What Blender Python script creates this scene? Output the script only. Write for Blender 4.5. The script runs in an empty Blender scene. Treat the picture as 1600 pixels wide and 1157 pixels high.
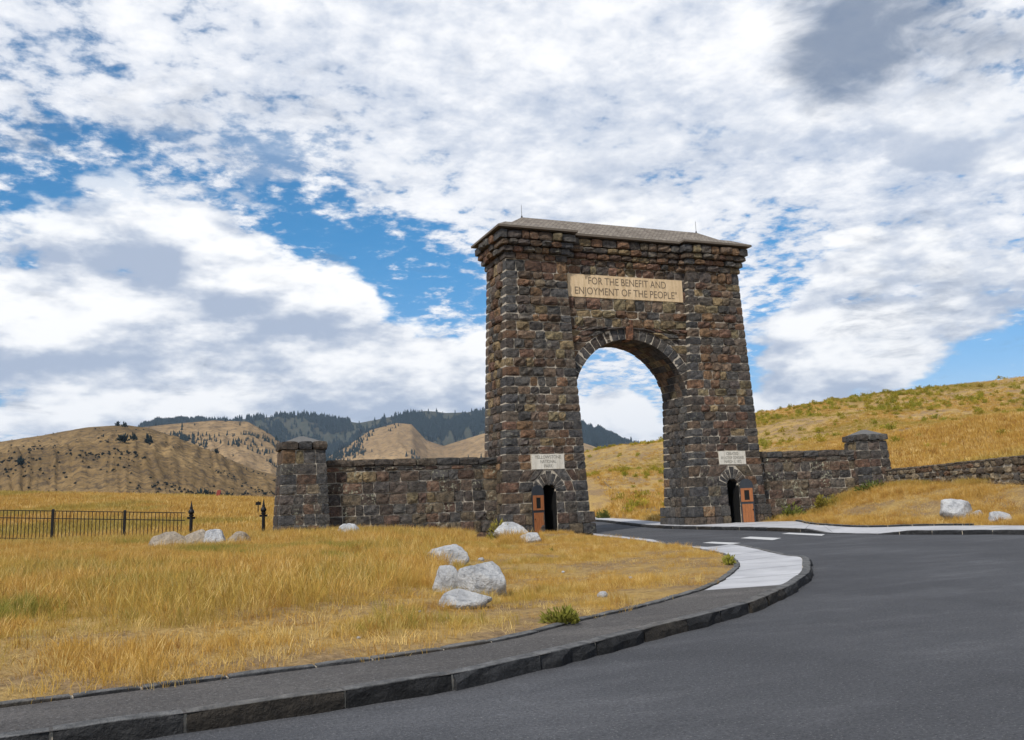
import bpy, math, random
import numpy as np
from mathutils import Matrix, Vector
random.seed(7); RG = np.random.default_rng(11)
S = bpy.context.scene
COL = S.collection
# ------------------------------------------------------------------ camera
F_PX, CAM = 1398.7, np.array([-21.6184, -37.8848, 1.5517])
YAW, PITCH, ROLL = .3825, .1775, -.0372
FW = np.array([math.sin(YAW)*math.cos(PITCH), math.cos(YAW)*math.cos(PITCH), math.sin(PITCH)])
_rt = np.array([math.cos(YAW), -math.sin(YAW), 0.]); _up = np.cross(_rt, FW)
RT = math.cos(ROLL)*_rt + math.sin(ROLL)*_up
UP = -math.sin(ROLL)*_rt + math.cos(ROLL)*_up
cd = bpy.data.cameras.new('camera'); co = bpy.data.objects.new('camera', cd); COL.objects.link(co)
cd.sensor_fit = 'HORIZONTAL'; cd.sensor_width = 36; cd.lens = F_PX/1600*36
cd.shift_y = -45/1600; cd.clip_start = .1; cd.clip_end = 30000
co.matrix_world = Matrix(((RT[0], UP[0], -FW[0], CAM[0]), (RT[1], UP[1], -FW[1], CAM[1]), (RT[2], UP[2], -FW[2], CAM[2]), (0, 0, 0, 1)))
S.camera = co
def ray(u, v):
    return FW + RT*(u-800)/F_PX + UP*(533.5-v)/F_PX
def gpt(u, v, z=0.):                       # pixel -> point on a level plane
    d = ray(u, v); t = (z-CAM[2])/d[2]; return CAM + t*d
# ------------------------------------------------------------------ world and sun
SUN_TO = np.array([-.55, -.44, .76]); SUN_TO /= np.linalg.norm(SUN_TO)
S.view_settings.view_transform = 'Standard'; S.view_settings.look = 'None'
S.view_settings.exposure = 0.16; S.view_settings.gamma = 1.0; S.view_settings.use_curve_mapping = False
W = bpy.data.worlds.new('World'); S.world = W; W.use_nodes = True
def world():
    nt = W.node_tree; N = nt.nodes; L = nt.links; N.clear()
    def n(t, **k):
        x = N.new(t)
        for a, b in k.items(): setattr(x, a, b)
        return x
    def val(s, v):
        if hasattr(v, 'is_output') or isinstance(v, bpy.types.NodeSocket): L.new(v, s)
        else: s.default_value = v
    def m(op, a, b=0., c=0., clamp=False):
        x = n('ShaderNodeMath', operation=op, use_clamp=clamp)
        val(x.inputs[0], a); val(x.inputs[1], b)
        if len(x.inputs) > 2: val(x.inputs[2], c)
        return x.outputs[0]
    def ss(x, a, b, lo=0., hi=1.):
        r = n('ShaderNodeMapRange', interpolation_type='SMOOTHSTEP')
        val(r.inputs[0], x); val(r.inputs[1], a); val(r.inputs[2], b); val(r.inputs[3], lo); val(r.inputs[4], hi)
        return r.outputs[0]
    def vm(op, a, b=(0, 0, 0)):
        x = n('ShaderNodeVectorMath', operation=op); val(x.inputs[0], a); val(x.inputs[1], b); return x
    def noise(v, scale, detail=6, rough=.55, dist=0.):
        x = n('ShaderNodeTexNoise'); val(x.inputs['Vector'], v)
        x.inputs['Scale'].default_value = scale; x.inputs['Detail'].default_value = detail
        x.inputs['Roughness'].default_value = rough; x.inputs['Distortion'].default_value = dist
        return x.outputs['Fac']
    def mix(f, a, b):
        x = n('ShaderNodeMix', data_type='RGBA'); val(x.inputs[0], f); val(x.inputs[6], a); val(x.inputs[7], b); return x.outputs[2]
    D = vm('NORMALIZE', n('ShaderNodeTexCoord').outputs['Generated']).outputs[0]
    sep = n('ShaderNodeSeparateXYZ'); L.new(D, sep.inputs[0])
    z = sep.outputs[2]
    zc = m('ADD', m('MAXIMUM', z, 0.), .16)
    px = m('DIVIDE', sep.outputs[0], zc); py = m('DIVIDE', sep.outputs[1], zc)
    cb = n('ShaderNodeCombineXYZ'); L.new(px, cb.inputs[0]); L.new(py, cb.inputs[1]); cb.inputs[2].default_value = 3.7
    P = cb.outputs[0]
    sky = n('ShaderNodeTexSky', sky_type='NISHITA'); sky.sun_disc = False
    sky.sun_elevation = math.asin(SUN_TO[2]); sky.sun_rotation = math.atan2(SUN_TO[0], SUN_TO[1])
    sky.altitude = 1600; sky.air_density = 1.0; sky.dust_density = .25; sky.ozone_density = 2.2
    def blob(u, v, r, amp):
        d = ray(u, v); d = d/np.linalg.norm(d)
        dp = vm('DOT_PRODUCT', D, tuple(d)).outputs['Value']
        return m('MULTIPLY', ss(dp, math.cos(r/F_PX*1.0), 1.0), amp)
    def total(l):
        a = l[0]
        for b in l[1:]: a = m('ADD', a, b)
        return a
    # high broken sheet of small clouds
    big = noise(P, .6, 3, .5)
    mid = noise(P, 2.6, 5, .55)
    fine = noise(P, 8.0, 5, .58)
    puff = noise(P, 21, 6, .60, .15)
    cov = total([m('MULTIPLY', big, .34), m('MULTIPLY', mid, .50), m('MULTIPLY', fine, .70), m('MULTIPLY', puff, .85)])
    holes = total([blob(u, v, r, a) for u, v, r, a in [
        (590, 310, 230, -.11), (430, 330, 170, -.07), (710, 420, 190, -.13), (560, 480, 150, -.10), (60, 380, 190, -.15), (60, 200, 180, -.03), (240, 320, 200, -.04),
        (1130, 310, 180, -.10), (1215, 420, 140, -.15), (1440, 610, 180, -.09), (1230, 610, 130, -.12), (1560, 560, 130, -.14),
        (950, 90, 520, .26), (640, 130, 330, .14), (1330, 330, 260, .16), (300, 440, 200, .14), (1560, 250, 240, .14), (200, 40, 330, .12)]])
    cov = m('ADD', cov, holes)
    a1 = m('ADD', m('MULTIPLY', ss(cov, 1.04, 1.30), .95), .03)
    # lower heaped clouds near the horizon, in azimuth / elevation
    az = m('ARCTAN2', sep.outputs[0], sep.outputs[1])
    cb2 = n('ShaderNodeCombineXYZ'); L.new(m('MULTIPLY', az, 1.0), cb2.inputs[0]); L.new(m('MULTIPLY', z, 2.3), cb2.inputs[1]); cb2.inputs[2].default_value = 1.3
    cb3 = n('ShaderNodeCombineXYZ'); L.new(m('ADD', az, .025), cb3.inputs[0]); L.new(m('ADD', m('MULTIPLY', z, 2.3), .060), cb3.inputs[1]); cb3.inputs[2].default_value = 1.3
    c0 = noise(cb2.outputs[0], 5.2, 12, .56); c1 = noise(cb3.outputs[0], 5.2, 8, .54)
    low = ss(z, .44, .26)
    lowb = total([blob(u, v, r, a) for u, v, r, a in [(270, 500, 210, .20), (480, 560, 170, .12), (100, 560, 130, .10), (1400, 455, 170, .14), (1290, 570, 130, .08), (965, 640, 70, .12),
                                                     (700, 400, 150, -.14), (1480, 610, 130, -.04), (1190, 400, 100, -.2)]])
    cc = m('ADD', c0, m('MULTIPLY', lowb, 1.0))
    a2 = m('MULTIPLY', ss(cc, .485, .56), low)
    shade = ss(m('SUBTRACT', c0, c1), -.10, .10)       # tops bright, bases grey
    # dense grey masses
    dk = total([blob(u, v, r, a) for u, v, r, a in [(1365, 35, 180, .9), (1290, 80, 120, .5), (1400, 20, 110, .4), (1600, 10, 110, .45), (1400, 455, 150, .42), (1560, 480, 120, .36), (120, 110, 330, .22), (330, 40, 280, .2)]])
    dn = noise(P, 2.0, 8, .58, .2)
    dn2 = noise(P, 5.5, 6, .6, .4)
    dkm = ss(total([m('MULTIPLY', dk, 1.0), m('MULTIPLY', m('SUBTRACT', dn, .5), 1.3), m('MULTIPLY', m('SUBTRACT', dn2, .5), 2.6)]), .25, 1.40)
    bright = total([m('MULTIPLY', mid, .45), m('MULTIPLY', fine, .35), m('MULTIPLY', puff, .35)])
    SC = 1/.1
    hi = mix(ss(bright, .40, .74), (.46*SC, .53*SC, .66*SC, 1), (.98*SC, .98*SC, .99*SC, 1))
    lo = mix(shade, (.40*SC, .47*SC, .60*SC, 1), (1.0*SC, 1.0*SC, 1.0*SC, 1))
    tint = n('ShaderNodeMix', data_type='RGBA', blend_type='MULTIPLY'); tint.inputs[0].default_value = 1
    L.new(sky.outputs[0], tint.inputs[6]); L.new(mix(ss(z, .02, .32), (.78, .88, 1.0, 1), (.22, .98, 1.26, 1)), tint.inputs[7])
    c = mix(a1, tint.outputs[2], hi)
    c = mix(a2, c, lo)
    c = mix(m('MULTIPLY', dkm, .85), c, (.13*SC, .19*SC, .30*SC, 1))
    c = mix(ss(z, .13, .0, 0., .65), c, (.64*SC, .71*SC, .82*SC, 1))
    c = mix(ss(z, .01, -.03), c, (.40*SC, .40*SC, .38*SC, 1))
    bg = n('ShaderNodeBackground'); L.new(c, bg.inputs[0]); bg.inputs[1].default_value = .1
    out = n('ShaderNodeOutputWorld'); L.new(bg.outputs[0], out.inputs[0])
world()
sl = bpy.data.lights.new('sun', 'SUN'); sl.energy = 3.7; sl.angle = math.radians(2.5); sl.color = (1, .95, .87)
so = bpy.data.objects.new('sun', sl); COL.objects.link(so); so.location = (0, 0, 60)
so.rotation_euler = Vector(SUN_TO).to_track_quat('Z', 'Y').to_euler()
# ------------------------------------------------------------------ helpers
def tag(o, label=None, cat=None, group=None, kind=None):
    for k, v in (('label', label), ('category', cat), ('group', group), ('kind', kind)):
        if v: o[k] = v
    return o
def mesh(name, v, f, mat=None, smooth=False, col=None):
    me = bpy.data.meshes.new(name)
    me.from_pydata([tuple(map(float, p)) for p in v], [], [tuple(map(int, q)) for q in f])
    if mat: me.materials.append(mat)
    if smooth: me.polygons.foreach_set('use_smooth', [True]*len(me.polygons))
    if col is not None:
        a = me.attributes.new('col', 'FLOAT_COLOR', 'POINT')
        c = np.ones((len(v), 4)); c[:, :np.shape(col)[-1]] = col
        a.data.foreach_set('color', c.ravel().astype(np.float32))
    me.update(); return me
def obj(name, me, parent=None, loc=None):
    o = bpy.data.objects.new(name, me); COL.objects.link(o)
    if parent: o.parent = parent
    if loc is not None: o.location = loc
    return o
def empty(name, loc, **k):
    o = bpy.data.objects.new(name, None); COL.objects.link(o); o.location = loc; o.empty_display_size = .2
    return tag(o, kind='thing', **k)
class MB:
    def __init__(s): s.v = []; s.f = []; s.c = []
    def add(s, v, f, col=None):
        b = len(s.v); s.v += [tuple(p) for p in v]; s.f += [tuple(i+b for i in q) for q in f]
        if col is not None: s.c += [tuple(col)]*len(v)
    def box(s, x0, x1, y0, y1, z0, z1):
        s.add([(x0,y0,z0),(x1,y0,z0),(x1,y1,z0),(x0,y1,z0),(x0,y0,z1),(x1,y0,z1),(x1,y1,z1),(x0,y1,z1)],
              [(0,3,2,1),(4,5,6,7),(0,1,5,4),(1,2,6,5),(2,3,7,6),(3,0,4,7)])
    def hexa(s, p):            # 8 points: bottom 4 ccw, top 4 ccw
        s.add(p, [(0,3,2,1),(4,5,6,7),(0,1,5,4),(1,2,6,5),(2,3,7,6),(3,0,4,7)])
    def lathe(s, c, prof, n=10):
        b = []
        for r, z in prof:
            for k in range(n):
                a = 2*math.pi*k/n; b.append((c[0]+r*math.cos(a), c[1]+r*math.sin(a), c[2]+z))
        f = []
        for i in range(len(prof)-1):
            for k in range(n): f.append((i*n+k, i*n+(k+1)%n, (i+1)*n+(k+1)%n, (i+1)*n+k))
        f.append(tuple(range(n-1, -1, -1))); f.append(tuple(range((len(prof)-1)*n, len(prof)*n)))
        s.add(b, f)
    def mesh(s, name, mat, smooth=False): return mesh(name, s.v, s.f, mat, smooth, np.array(s.c) if s.c else None)
    def obj(s, name, mat, parent=None, smooth=False, origin=None):
        if origin is not None:
            s.v = [(p[0]-origin[0], p[1]-origin[1], p[2]-origin[2]) for p in s.v]
        return obj(name, s.mesh(name, mat, smooth), parent, origin)
def sst(x, a, b):
    t = np.clip((np.asarray(x, float)-a)/(b-a), 0, 1); return t*t*(3-2*t)
_tab = RG.random((256, 256))
def vnoise(x, y):
    x = np.asarray(x, float); y = np.asarray(y, float)
    xi = np.floor(x).astype(int); yi = np.floor(y).astype(int); fx = x-xi; fy = y-yi
    fx = fx*fx*(3-2*fx); fy = fy*fy*(3-2*fy)
    t = lambda i, j: _tab[i & 255, j & 255]
    return (t(xi,yi)*(1-fx)+t(xi+1,yi)*fx)*(1-fy)+(t(xi,yi+1)*(1-fx)+t(xi+1,yi+1)*fx)*fy
def fbm(x, y, o=4, g=.5):
    s = 0; a = 1; t = 0
    for k in range(o):
        s = s+a*vnoise(x*2**k+17.3*k, y*2**k+5.1*k); t += a; a *= g
    return s/t
def catmull(P, step=.25):
    P = np.array(P, float); Q = np.vstack([2*P[0]-P[1], P, 2*P[-1]-P[-2]]); out = []
    for i in range(1, len(Q)-2):
        n = max(2, int(np.linalg.norm(Q[i+1]-Q[i])/step))
        for t in np.linspace(0, 1, n, endpoint=False):
            out.append(.5*((2*Q[i])+(-Q[i-1]+Q[i+1])*t+(2*Q[i-1]-5*Q[i]+4*Q[i+1]-Q[i+2])*t*t+(-Q[i-1]+3*Q[i]-3*Q[i+1]+Q[i+2])*t**3))
    out.append(Q[-2]); return np.array(out)
def resample(P, n):
    s = np.r_[0, np.cumsum(np.linalg.norm(np.diff(P, axis=0), axis=1))]; t = np.linspace(0, s[-1], n)
    return np.stack([np.interp(t, s, P[:, k]) for k in range(P.shape[1])], 1)
# ------------------------------------------------------------------ materials
class NT:
    def __init__(s, name):
        s.m = bpy.data.materials.new(name); s.m.use_nodes = True; s.t = s.m.node_tree
        s.b = s.t.nodes['Principled BSDF']; s.b.inputs['Roughness'].default_value = .85
        s.b.inputs['Specular IOR Level'].default_value = .25
        s.co = s.n('ShaderNodeTexCoord').outputs['Object']
        s.geo = s.n('ShaderNodeNewGeometry').outputs['Position']
    def n(s, t, **k):
        x = s.t.nodes.new(t)
        for a, b in k.items(): setattr(x, a, b)
        return x
    def set(s, sock, v):
        if isinstance(v, bpy.types.NodeSocket): s.t.links.new(v, sock)
        else: sock.default_value = v
    def noise(s, scale, detail=4, rough=.55, vec=None, dist=0., out='Fac'):
        x = s.n('ShaderNodeTexNoise'); s.set(x.inputs['Vector'], vec if vec is not None else s.geo)
        x.inputs['Scale'].default_value = scale; x.inputs['Detail'].default_value = detail; x.inputs['Roughness'].default_value = rough; x.inputs['Distortion'].default_value = dist
        return x.outputs[out]
    def ramp(s, f, stops):
        x = s.n('ShaderNodeValToRGB'); s.set(x.inputs[0], f); e = x.color_ramp.elements
        while len(e) < len(stops): e.new(.5)
        for i, (p, c) in enumerate(stops): e[i].position = p; e[i].color = (*c, 1) if len(c) == 3 else c
        return x.outputs[0]
    def mix(s, f, a, b, mode='MIX'):
        x = s.n('ShaderNodeMix', data_type='RGBA', blend_type=mode); s.set(x.inputs[0], f)
        s.set(x.inputs[6], (*a, 1) if isinstance(a, tuple) and len(a) == 3 else a); s.set(x.inputs[7], (*b, 1) if isinstance(b, tuple) and len(b) == 3 else b)
        return x.outputs[2]
    def math(s, op, a, b=0., clamp=False):
        x = s.n('ShaderNodeMath', operation=op, use_clamp=clamp); s.set(x.inputs[0], a); s.set(x.inputs[1], b); return x.outputs[0]
    def step(s, x, a, b, lo=0., hi=1.):
        r = s.n('ShaderNodeMapRange', interpolation_type='SMOOTHSTEP')
        s.set(r.inputs[0], x); r.inputs[1].default_value = a; r.inputs[2].default_value = b; r.inputs[3].default_value = lo; r.inputs[4].default_value = hi
        return r.outputs[0]
    def attr(s, name, out='Color', typ='GEOMETRY'):
        x = s.n('ShaderNodeAttribute', attribute_name=name); x.attribute_type = typ; return x.outputs[out]
    def scale(s, v, k):
        x = s.n('ShaderNodeVectorMath', operation='MULTIPLY'); s.set(x.inputs[0], v); x.inputs[1].default_value = k; return x.outputs[0]
    def bump(s, h, strength=.5, dist=.02):
        x = s.n('ShaderNodeBump'); x.inputs['Strength'].default_value = strength; x.inputs['Distance'].default_value = dist; s.set(x.inputs['Height'], h)
        s.t.links.new(x.outputs[0], s.b.inputs['Normal'])
    def color(s, c): s.set(s.b.inputs['Base Color'], (*c, 1) if isinstance(c, tuple) and len(c) == 3 else c); return s.m
def m_plain(name, c, rough=.8, metal=0.):
    k = NT(name); v = k.noise(9, 5); k.color(k.mix(v, tuple(x*.75 for x in c), tuple(min(1, x*1.25) for x in c)))
    k.b.inputs['Roughness'].default_value = rough; k.b.inputs['Metallic'].default_value = metal
    k.bump(v, .2, .01); return k.m
def m_stone():
    k = NT('basalt'); c = k.attr('col')
    v = k.noise(4.5, 7, .70, None, .3); v2 = k.noise(19, 5, .7); v3 = k.noise(2.1, 3, .6)
    c = k.mix(k.step(v, .34, .66), k.mix(1., c, (.48, .47, .47), 'MULTIPLY'), k.mix(1., c, (1.50, 1.42, 1.30), 'MULTIPLY'))
    c = k.mix(k.step(v2, .48, .70, 0, .6), c, k.mix(1., c, (1.9, 1.75, 1.6), 'MULTIPLY'))
    c = k.mix(k.step(v2, .46, .32, 0, .6), c, k.mix(1., c, (.42, .42, .43), 'MULTIPLY'))
    c = k.mix(k.step(v3, .56, .70, 0, .22), c, (.12, .075, .05))
    lich = k.math('MULTIPLY', k.step(k.noise(7.5, 5, .7), .54, .62), k.attr('col', 'Alpha'))
    c = k.mix(lich, c, (.34, .33, .24))
    k.color(c); k.b.inputs['Roughness'].default_value = .8; k.b.inputs['Specular IOR Level'].default_value = .3
    h = k.math('ADD', k.noise(6, 7, .70), k.math('MULTIPLY', v2, .6)); k.bump(h, 1., .12); return k.m
def m_kerb():
    k = NT('kerb_basalt'); c = k.attr('col'); v = k.noise(6, 6, .7); v2 = k.noise(30, 4, .7)
    c = k.mix(k.step(v, .35, .68), k.mix(1., c, (.6, .6, .6), 'MULTIPLY'), k.mix(1., c, (1.4, 1.38, 1.34), 'MULTIPLY')); c = k.mix(k.step(v2, .56, .72, 0, .5), c, k.mix(1., c, (1.9, 1.9, 1.9), 'MULTIPLY'))
    k.color(c); k.b.inputs['Roughness'].default_value = .8; k.bump(k.math('ADD', v, v2), 1., .05); return k.m
def m_mortar():
    k = NT('mortar'); v = k.noise(14, 5); k.color(k.ramp(v, [(.3, (.26, .225, .18)), (.7, (.50, .445, .36))])); k.bump(v, .5, .02); return k.m
def m_plaque(name, a, b):
    k = NT(name); st = k.noise(1.2, 6, .7, k.scale(k.geo, (6, 1, .6))); f = k.noise(11, 5)
    c = k.ramp(st, [(.3, a), (.7, b)]); c = k.mix(k.step(f, .5, .75, 0, .35), c, tuple(x*.55 for x in a)); k.color(c); k.bump(f, .3, .01); return k.m
def m_asphalt(name, a, b, sc=60):
    k = NT(name); f = k.noise(sc*.45, 4, .75); g = k.noise(.30, 6, .65, None, .4); s = k.noise(.8, 5, .65, k.scale(k.geo, (.35, 1.3, 1))); md = k.noise(4.0, 5, .7)
    c = k.ramp(f, [(.30, a), (.70, b)])
    c = k.mix(k.step(g, .38, .66, 0, .55), c, k.mix(1., c, (.60, .60, .62), 'MULTIPLY'))
    c = k.mix(k.step(s, .46, .66, 0, .6), c, k.mix(1., c, (1.6, 1.58, 1.55), 'MULTIPLY'))
    c = k.mix(k.step(md, .50, .72, 0, .40), c, k.mix(1., c, (1.5, 1.5, 1.5), 'MULTIPLY'))
    sp = k.noise(48, 3, .6); c = k.mix(k.step(sp, .60, .70, 0, .75), c, (.23, .225, .22)); c = k.mix(k.step(sp, .42, .34, 0, .6), c, (.012, .012, .013))
    k.color(c); k.b.inputs['Roughness'].default_value = .85; k.bump(k.math('ADD', f, sp), .8, .02); return k.m
def m_concrete():
    k = NT('concrete'); g = k.noise(.8, 6, .65); f = k.noise(40, 3); st = k.noise(2.0, 4, .6, k.scale(k.geo, (.4, 2.2, 1)))
    c = k.ramp(g, [(.3, (.31, .31, .325)), (.7, (.46, .46, .475))]); c = k.mix(k.step(st, .48, .7, 0, .45), c, (.25, .25, .265)); k.color(c); k.bump(f, .25, .005); return k.m
def m_wood():
    k = NT('orange_wood'); st = k.noise(3, 6, .65, k.scale(k.geo, (22, 22, 1.2))); k.color(k.ramp(st, [(.25, (.15, .050, .018)), (.75, (.38, .145, .052))])); k.b.inputs['Roughness'].default_value = .6; k.bump(st, .3, .01); return k.m
def m_granite(name='pale_granite', tone=None):
    k = NT(name); o = k.co
    g = k.noise(2.2, 7, .66, o, .5); f = k.noise(17, 5, .75, o); vein = k.noise(3.2, 5, .6, k.scale(o, (1, 1, 3.2)), 1.5)
    c = k.ramp(g, [(.27, (.22, .23, .25)), (.40, (.46, .465, .48)), (.58, (.66, .66, .66)), (.8, (.52, .505, .49))])
    c = k.mix(k.step(vein, .55, .65, 0, .65), c, (.22, .23, .245)); c = k.mix(k.step(f, .57, .69, 0, .7), c, (.14, .145, .15))
    w = k.noise(4.1, 4, .6, o); c = k.mix(k.step(w, .62, .72, 0, .45), c, (.26, .22, .12)); c = k.mix(1., c, tone, 'MULTIPLY') if tone else c; k.color(c); k.bump(k.math('ADD', k.math('MULTIPLY', g, 2.), f), 1., .11); return k.m
def m_ground():
    k = NT('dry_ground'); pos = k.geo
    big = k.noise(.045, 5, .6); mid = k.noise(.5, 6, .68); fine = k.noise(9, 5, .7); peb = k.noise(30, 3, .7)
    soil = k.ramp(fine, [(.3, (.15, .100, .058)), (.7, (.34, .235, .13))])
    straw = k.ramp(fine, [(.25, (.25, .155, .055)), (.75, (.50, .345, .135))])
    c = k.mix(k.step(mid, .38, .60), soil, straw)
    c = k.mix(k.step(big, .52, .70, 0, .25), c, (.18, .16, .05))
    c = k.mix(k.step(peb, .66, .74, 0, .7), c, (.36, .31, .27))
    k.color(c); k.b.inputs['Roughness'].default_value = 1; k.b.inputs['Specular IOR Level'].default_value = .05
    k.bump(k.math('ADD', k.math('MULTIPLY', mid, 2.), fine), .9, .12); return k.m
def m_mount(name, stops, dark, sc=.004, dk=(.52, .64)):
    k = NT(name); a = k.noise(sc, 8, .62); b = k.noise(sc*9, 6, .65); c = k.ramp(k.math('ADD', k.math('MULTIPLY', a, .6), k.math('MULTIPLY', b, .4)), stops)
    c = k.mix(k.step(k.noise(sc*22, 5, .7), dk[0], dk[1], 0, .75), c, dark); k.color(c)
    k.b.inputs['Roughness'].default_value = 1; k.b.inputs['Specular IOR Level'].default_value = 0.; k.bump(b, .6, 8); return k.m
def m_blade(name, gold, green, pale):
    k = NT(name); t = k.attr('tint', 'Fac', 'INSTANCER'); r = k.n('ShaderNodeObjectInfo').outputs['Random']
    c = k.ramp(r, [(0., (gold[0]*.62, gold[1]*.50, gold[2]*.55)), (.28, gold), (.66, (gold[0]*.86, gold[1]*.84, gold[2]*.8)), (1., pale)]); c = k.mix(t, c, green)
    k.color(c); k.b.inputs['Roughness'].default_value = .7; k.b.inputs['Specular IOR Level'].default_value = .1
    tr = k.n('ShaderNodeBsdfTranslucent'); k.set(tr.inputs[0], c); ms = k.n('ShaderNodeMixShader'); ms.inputs[0].default_value = .35
    k.t.links.new(k.b.outputs[0], ms.inputs[1]); k.t.links.new(tr.outputs[0], ms.inputs[2]); k.t.links.new(ms.outputs[0], k.t.nodes['Material Output'].inputs[0]); return k.m
M = dict(stone=m_stone(), kerb=m_kerb(), mortar=m_mortar(), sandstone=m_plaque('tan_sandstone', (.46, .33, .19), (.66, .51, .33)), limestone=m_plaque('pale_limestone', (.42, .39, .33), (.66, .63, .56)),
         road=m_asphalt('road_asphalt', (.038, .039, .044), (.086, .088, .096)), walk=m_asphalt('walk_asphalt', (.052, .048, .046), (.125, .115, .108), 75),
         concrete=m_concrete(), wood=m_wood(), granite=m_granite(), tangranite=m_granite('weathered_granite', (.74, .62, .48)), ground=m_ground(), black=m_plain('black_iron', (.012, .012, .013), .5, .3), letter=m_plain('engraved_letter', (.15, .115, .078)),
         letter2=m_plain('weathered_letter', (.20, .19, .165)), dark=m_plain('shade_and_pane_black', (.006, .006, .006)), paint=m_plain('white_road_paint', (.46, .46, .46)), iron=m_plain('door_iron', (.035, .040, .048), .55, .4),  # dark: near-black colour for painted doorway shade, also the door's window pane
         grass=m_blade('straw_blade', (.57, .355, .085), (.225, .235, .045), (.78, .58, .24)), brush=m_blade('brush_leaf', (.40, .31, .040), (.25, .245, .030), (.50, .40, .07)),
         conifer=m_plain('conifer_needles', (.010, .022, .024), .9), red=m_plain('red_paint', (.26, .06, .045)), white=m_plain('white_metal_roof', (.6, .6, .6)), tan=m_plain('tan_siding', (.3, .25, .2)))
def m_roof():
    k = NT('weathered_shingle'); sp = k.n('ShaderNodeSeparateXYZ'); k.set(sp.inputs[0], k.geo)
    br = k.n('ShaderNodeTexBrick'); cb = k.n('ShaderNodeCombineXYZ'); k.set(cb.inputs[0], sp.outputs[0]); k.set(cb.inputs[1], k.math('MULTIPLY', sp.outputs[2], 1.0)); k.set(br.inputs['Vector'], cb.outputs[0])
    br.inputs['Scale'].default_value = 1; br.inputs['Brick Width'].default_value = .22; br.inputs['Row Height'].default_value = .09; br.inputs['Mortar Size'].default_value = .012
    br.inputs['Color1'].default_value = (.20, .17, .14, 1); br.inputs['Color2'].default_value = (.34, .30, .25, 1); br.inputs['Mortar'].default_value = (.06, .05, .045, 1)
    v = k.noise(3, 5); k.color(k.mix(v, br.outputs[0], k.mix(1., br.outputs[0], (.65, .62, .6), 'MULTIPLY'))); k.bump(br.outputs['Fac'], .8, -.02); return k.m
M['roof'] = m_roof()
# ------------------------------------------------------------------ ground plan (metres, road level 0)
SW = .135                                           # height of the walks
kerb_near = [gpt(u, v, 0) for u, v in [(640, 1091), (800, 1058), (916, 1029.7), (1051, 992), (1100, 980), (1177, 957), (1202, 946), (1240, 927.5)]]
kerb_far = [gpt(u, v, 0) for u, v in [(1240, 927.5), (1265, 907.5), (1267, 895), (1262, 880)]] + [gpt(u, v, SW) for u, v in [(1232, 867), (1190, 857.5), (1147, 850), (1086, 847), (1032, 843.5), (1000, 840.5), (960, 836.5), (932, 833.5)]]
in_near = [gpt(u, v, SW) for u, v in [(365, 1060), (463, 1048), (650, 1023), (800, 998.7), (901, 972.5), (961, 959), (1025, 944), (1070, 931), (1100, 922.5)]]
in_far = [gpt(u, v, SW) for u, v in [(1100, 922.5), (1130, 907.5), (1150, 892.5), (1155.5, 885), (1150, 875), (1132, 866), (1107, 861), (1082, 856.5), (1050, 852), (1000, 845.5), (960, 841), (932, 838.5)]]
ext_k = kerb_near[0] + np.array([-1, -.13, 0])*4; ext_i = in_near[0] + np.array([-1, -.13, 0])*4
kerb_near = [np.array([-75., ext_k[1]-6, 0]), np.array([-40., ext_k[1]-1.6, 0]), ext_k] + kerb_near
in_near = [np.array([-75., ext_i[1]-6, 0]), np.array([-40., ext_i[1]-1.6, 0]), ext_i] + in_near
xy = lambda L: np.array([p[:2] for p in L])
KN, KF, IN, IF = [catmull(xy(L)) for L in (kerb_near, kerb_far, in_near, in_far)]
# right-hand side
kr_px = [(1035, 826.3), (1100, 828), (1190, 829.8), (1300, 834), (1400, 835.6), (1500, 835.8), (1600, 836)]
KR = catmull(xy([gpt(u, v, 0) for u, v in kr_px] + [gpt(1600, 836, 0) + np.array([1.0, -9, 0]), gpt(1600, 836, 0) + np.array([4., -40, 0])]))
br_px = [(1180, 816), (1240, 814.8), (1264, 819), (1300, 822), (1340, 824), (1385, 823.8), (1440, 822), (1600, 821.5)]
BR = catmull(xy([gpt(u, v, SW) for u, v in br_px] + [gpt(1600, 821.5, SW) + np.array([1.0, -9, 0]), gpt(1600, 821.5, SW) + np.array([4., -40, 0])]))
# beyond the arch
kb = xy([gpt(u, v, 0) for u, v in [(1036, 826), (1010, 824.5), (985, 821.5), (965, 819), (945, 816.5), (925, 815)]])
KB = catmull(np.vstack([kb, kb[-1]+(kb[-1]-kb[-2])/np.linalg.norm(kb[-1]-kb[-2])*np.array([[8.], [30.]])]))
def offset(P, w):
    T = np.gradient(P, axis=0); T /= np.linalg.norm(T, axis=1)[:, None]; return P + np.stack([T[:, 1], -T[:, 0]], 1)*w
BB = offset(KB, 1.7)
LB = offset(KB, -7.0)[8:]
PAVED = np.vstack([IN[:-1], IF, [[-4.3, .2], [-3.4, 1.2], [-3.3, 3.2]], [p for p in LB if p[1] > 4 and p[0] < -3], BB[::-1], [[3.3, 2.6], [3.3, .6], [6.9, .6]], BR, [[9., -90], [-75, -90]]])
PAVED = PAVED[np.r_[True, np.linalg.norm(np.diff(PAVED, axis=0), axis=1) > .02]]
_k = [0]
for _i in range(1, len(PAVED)):
    if np.linalg.norm(PAVED[_i]-PAVED[_k[-1]]) > .6: _k.append(_i)
PAVED = PAVED[_k]
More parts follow.
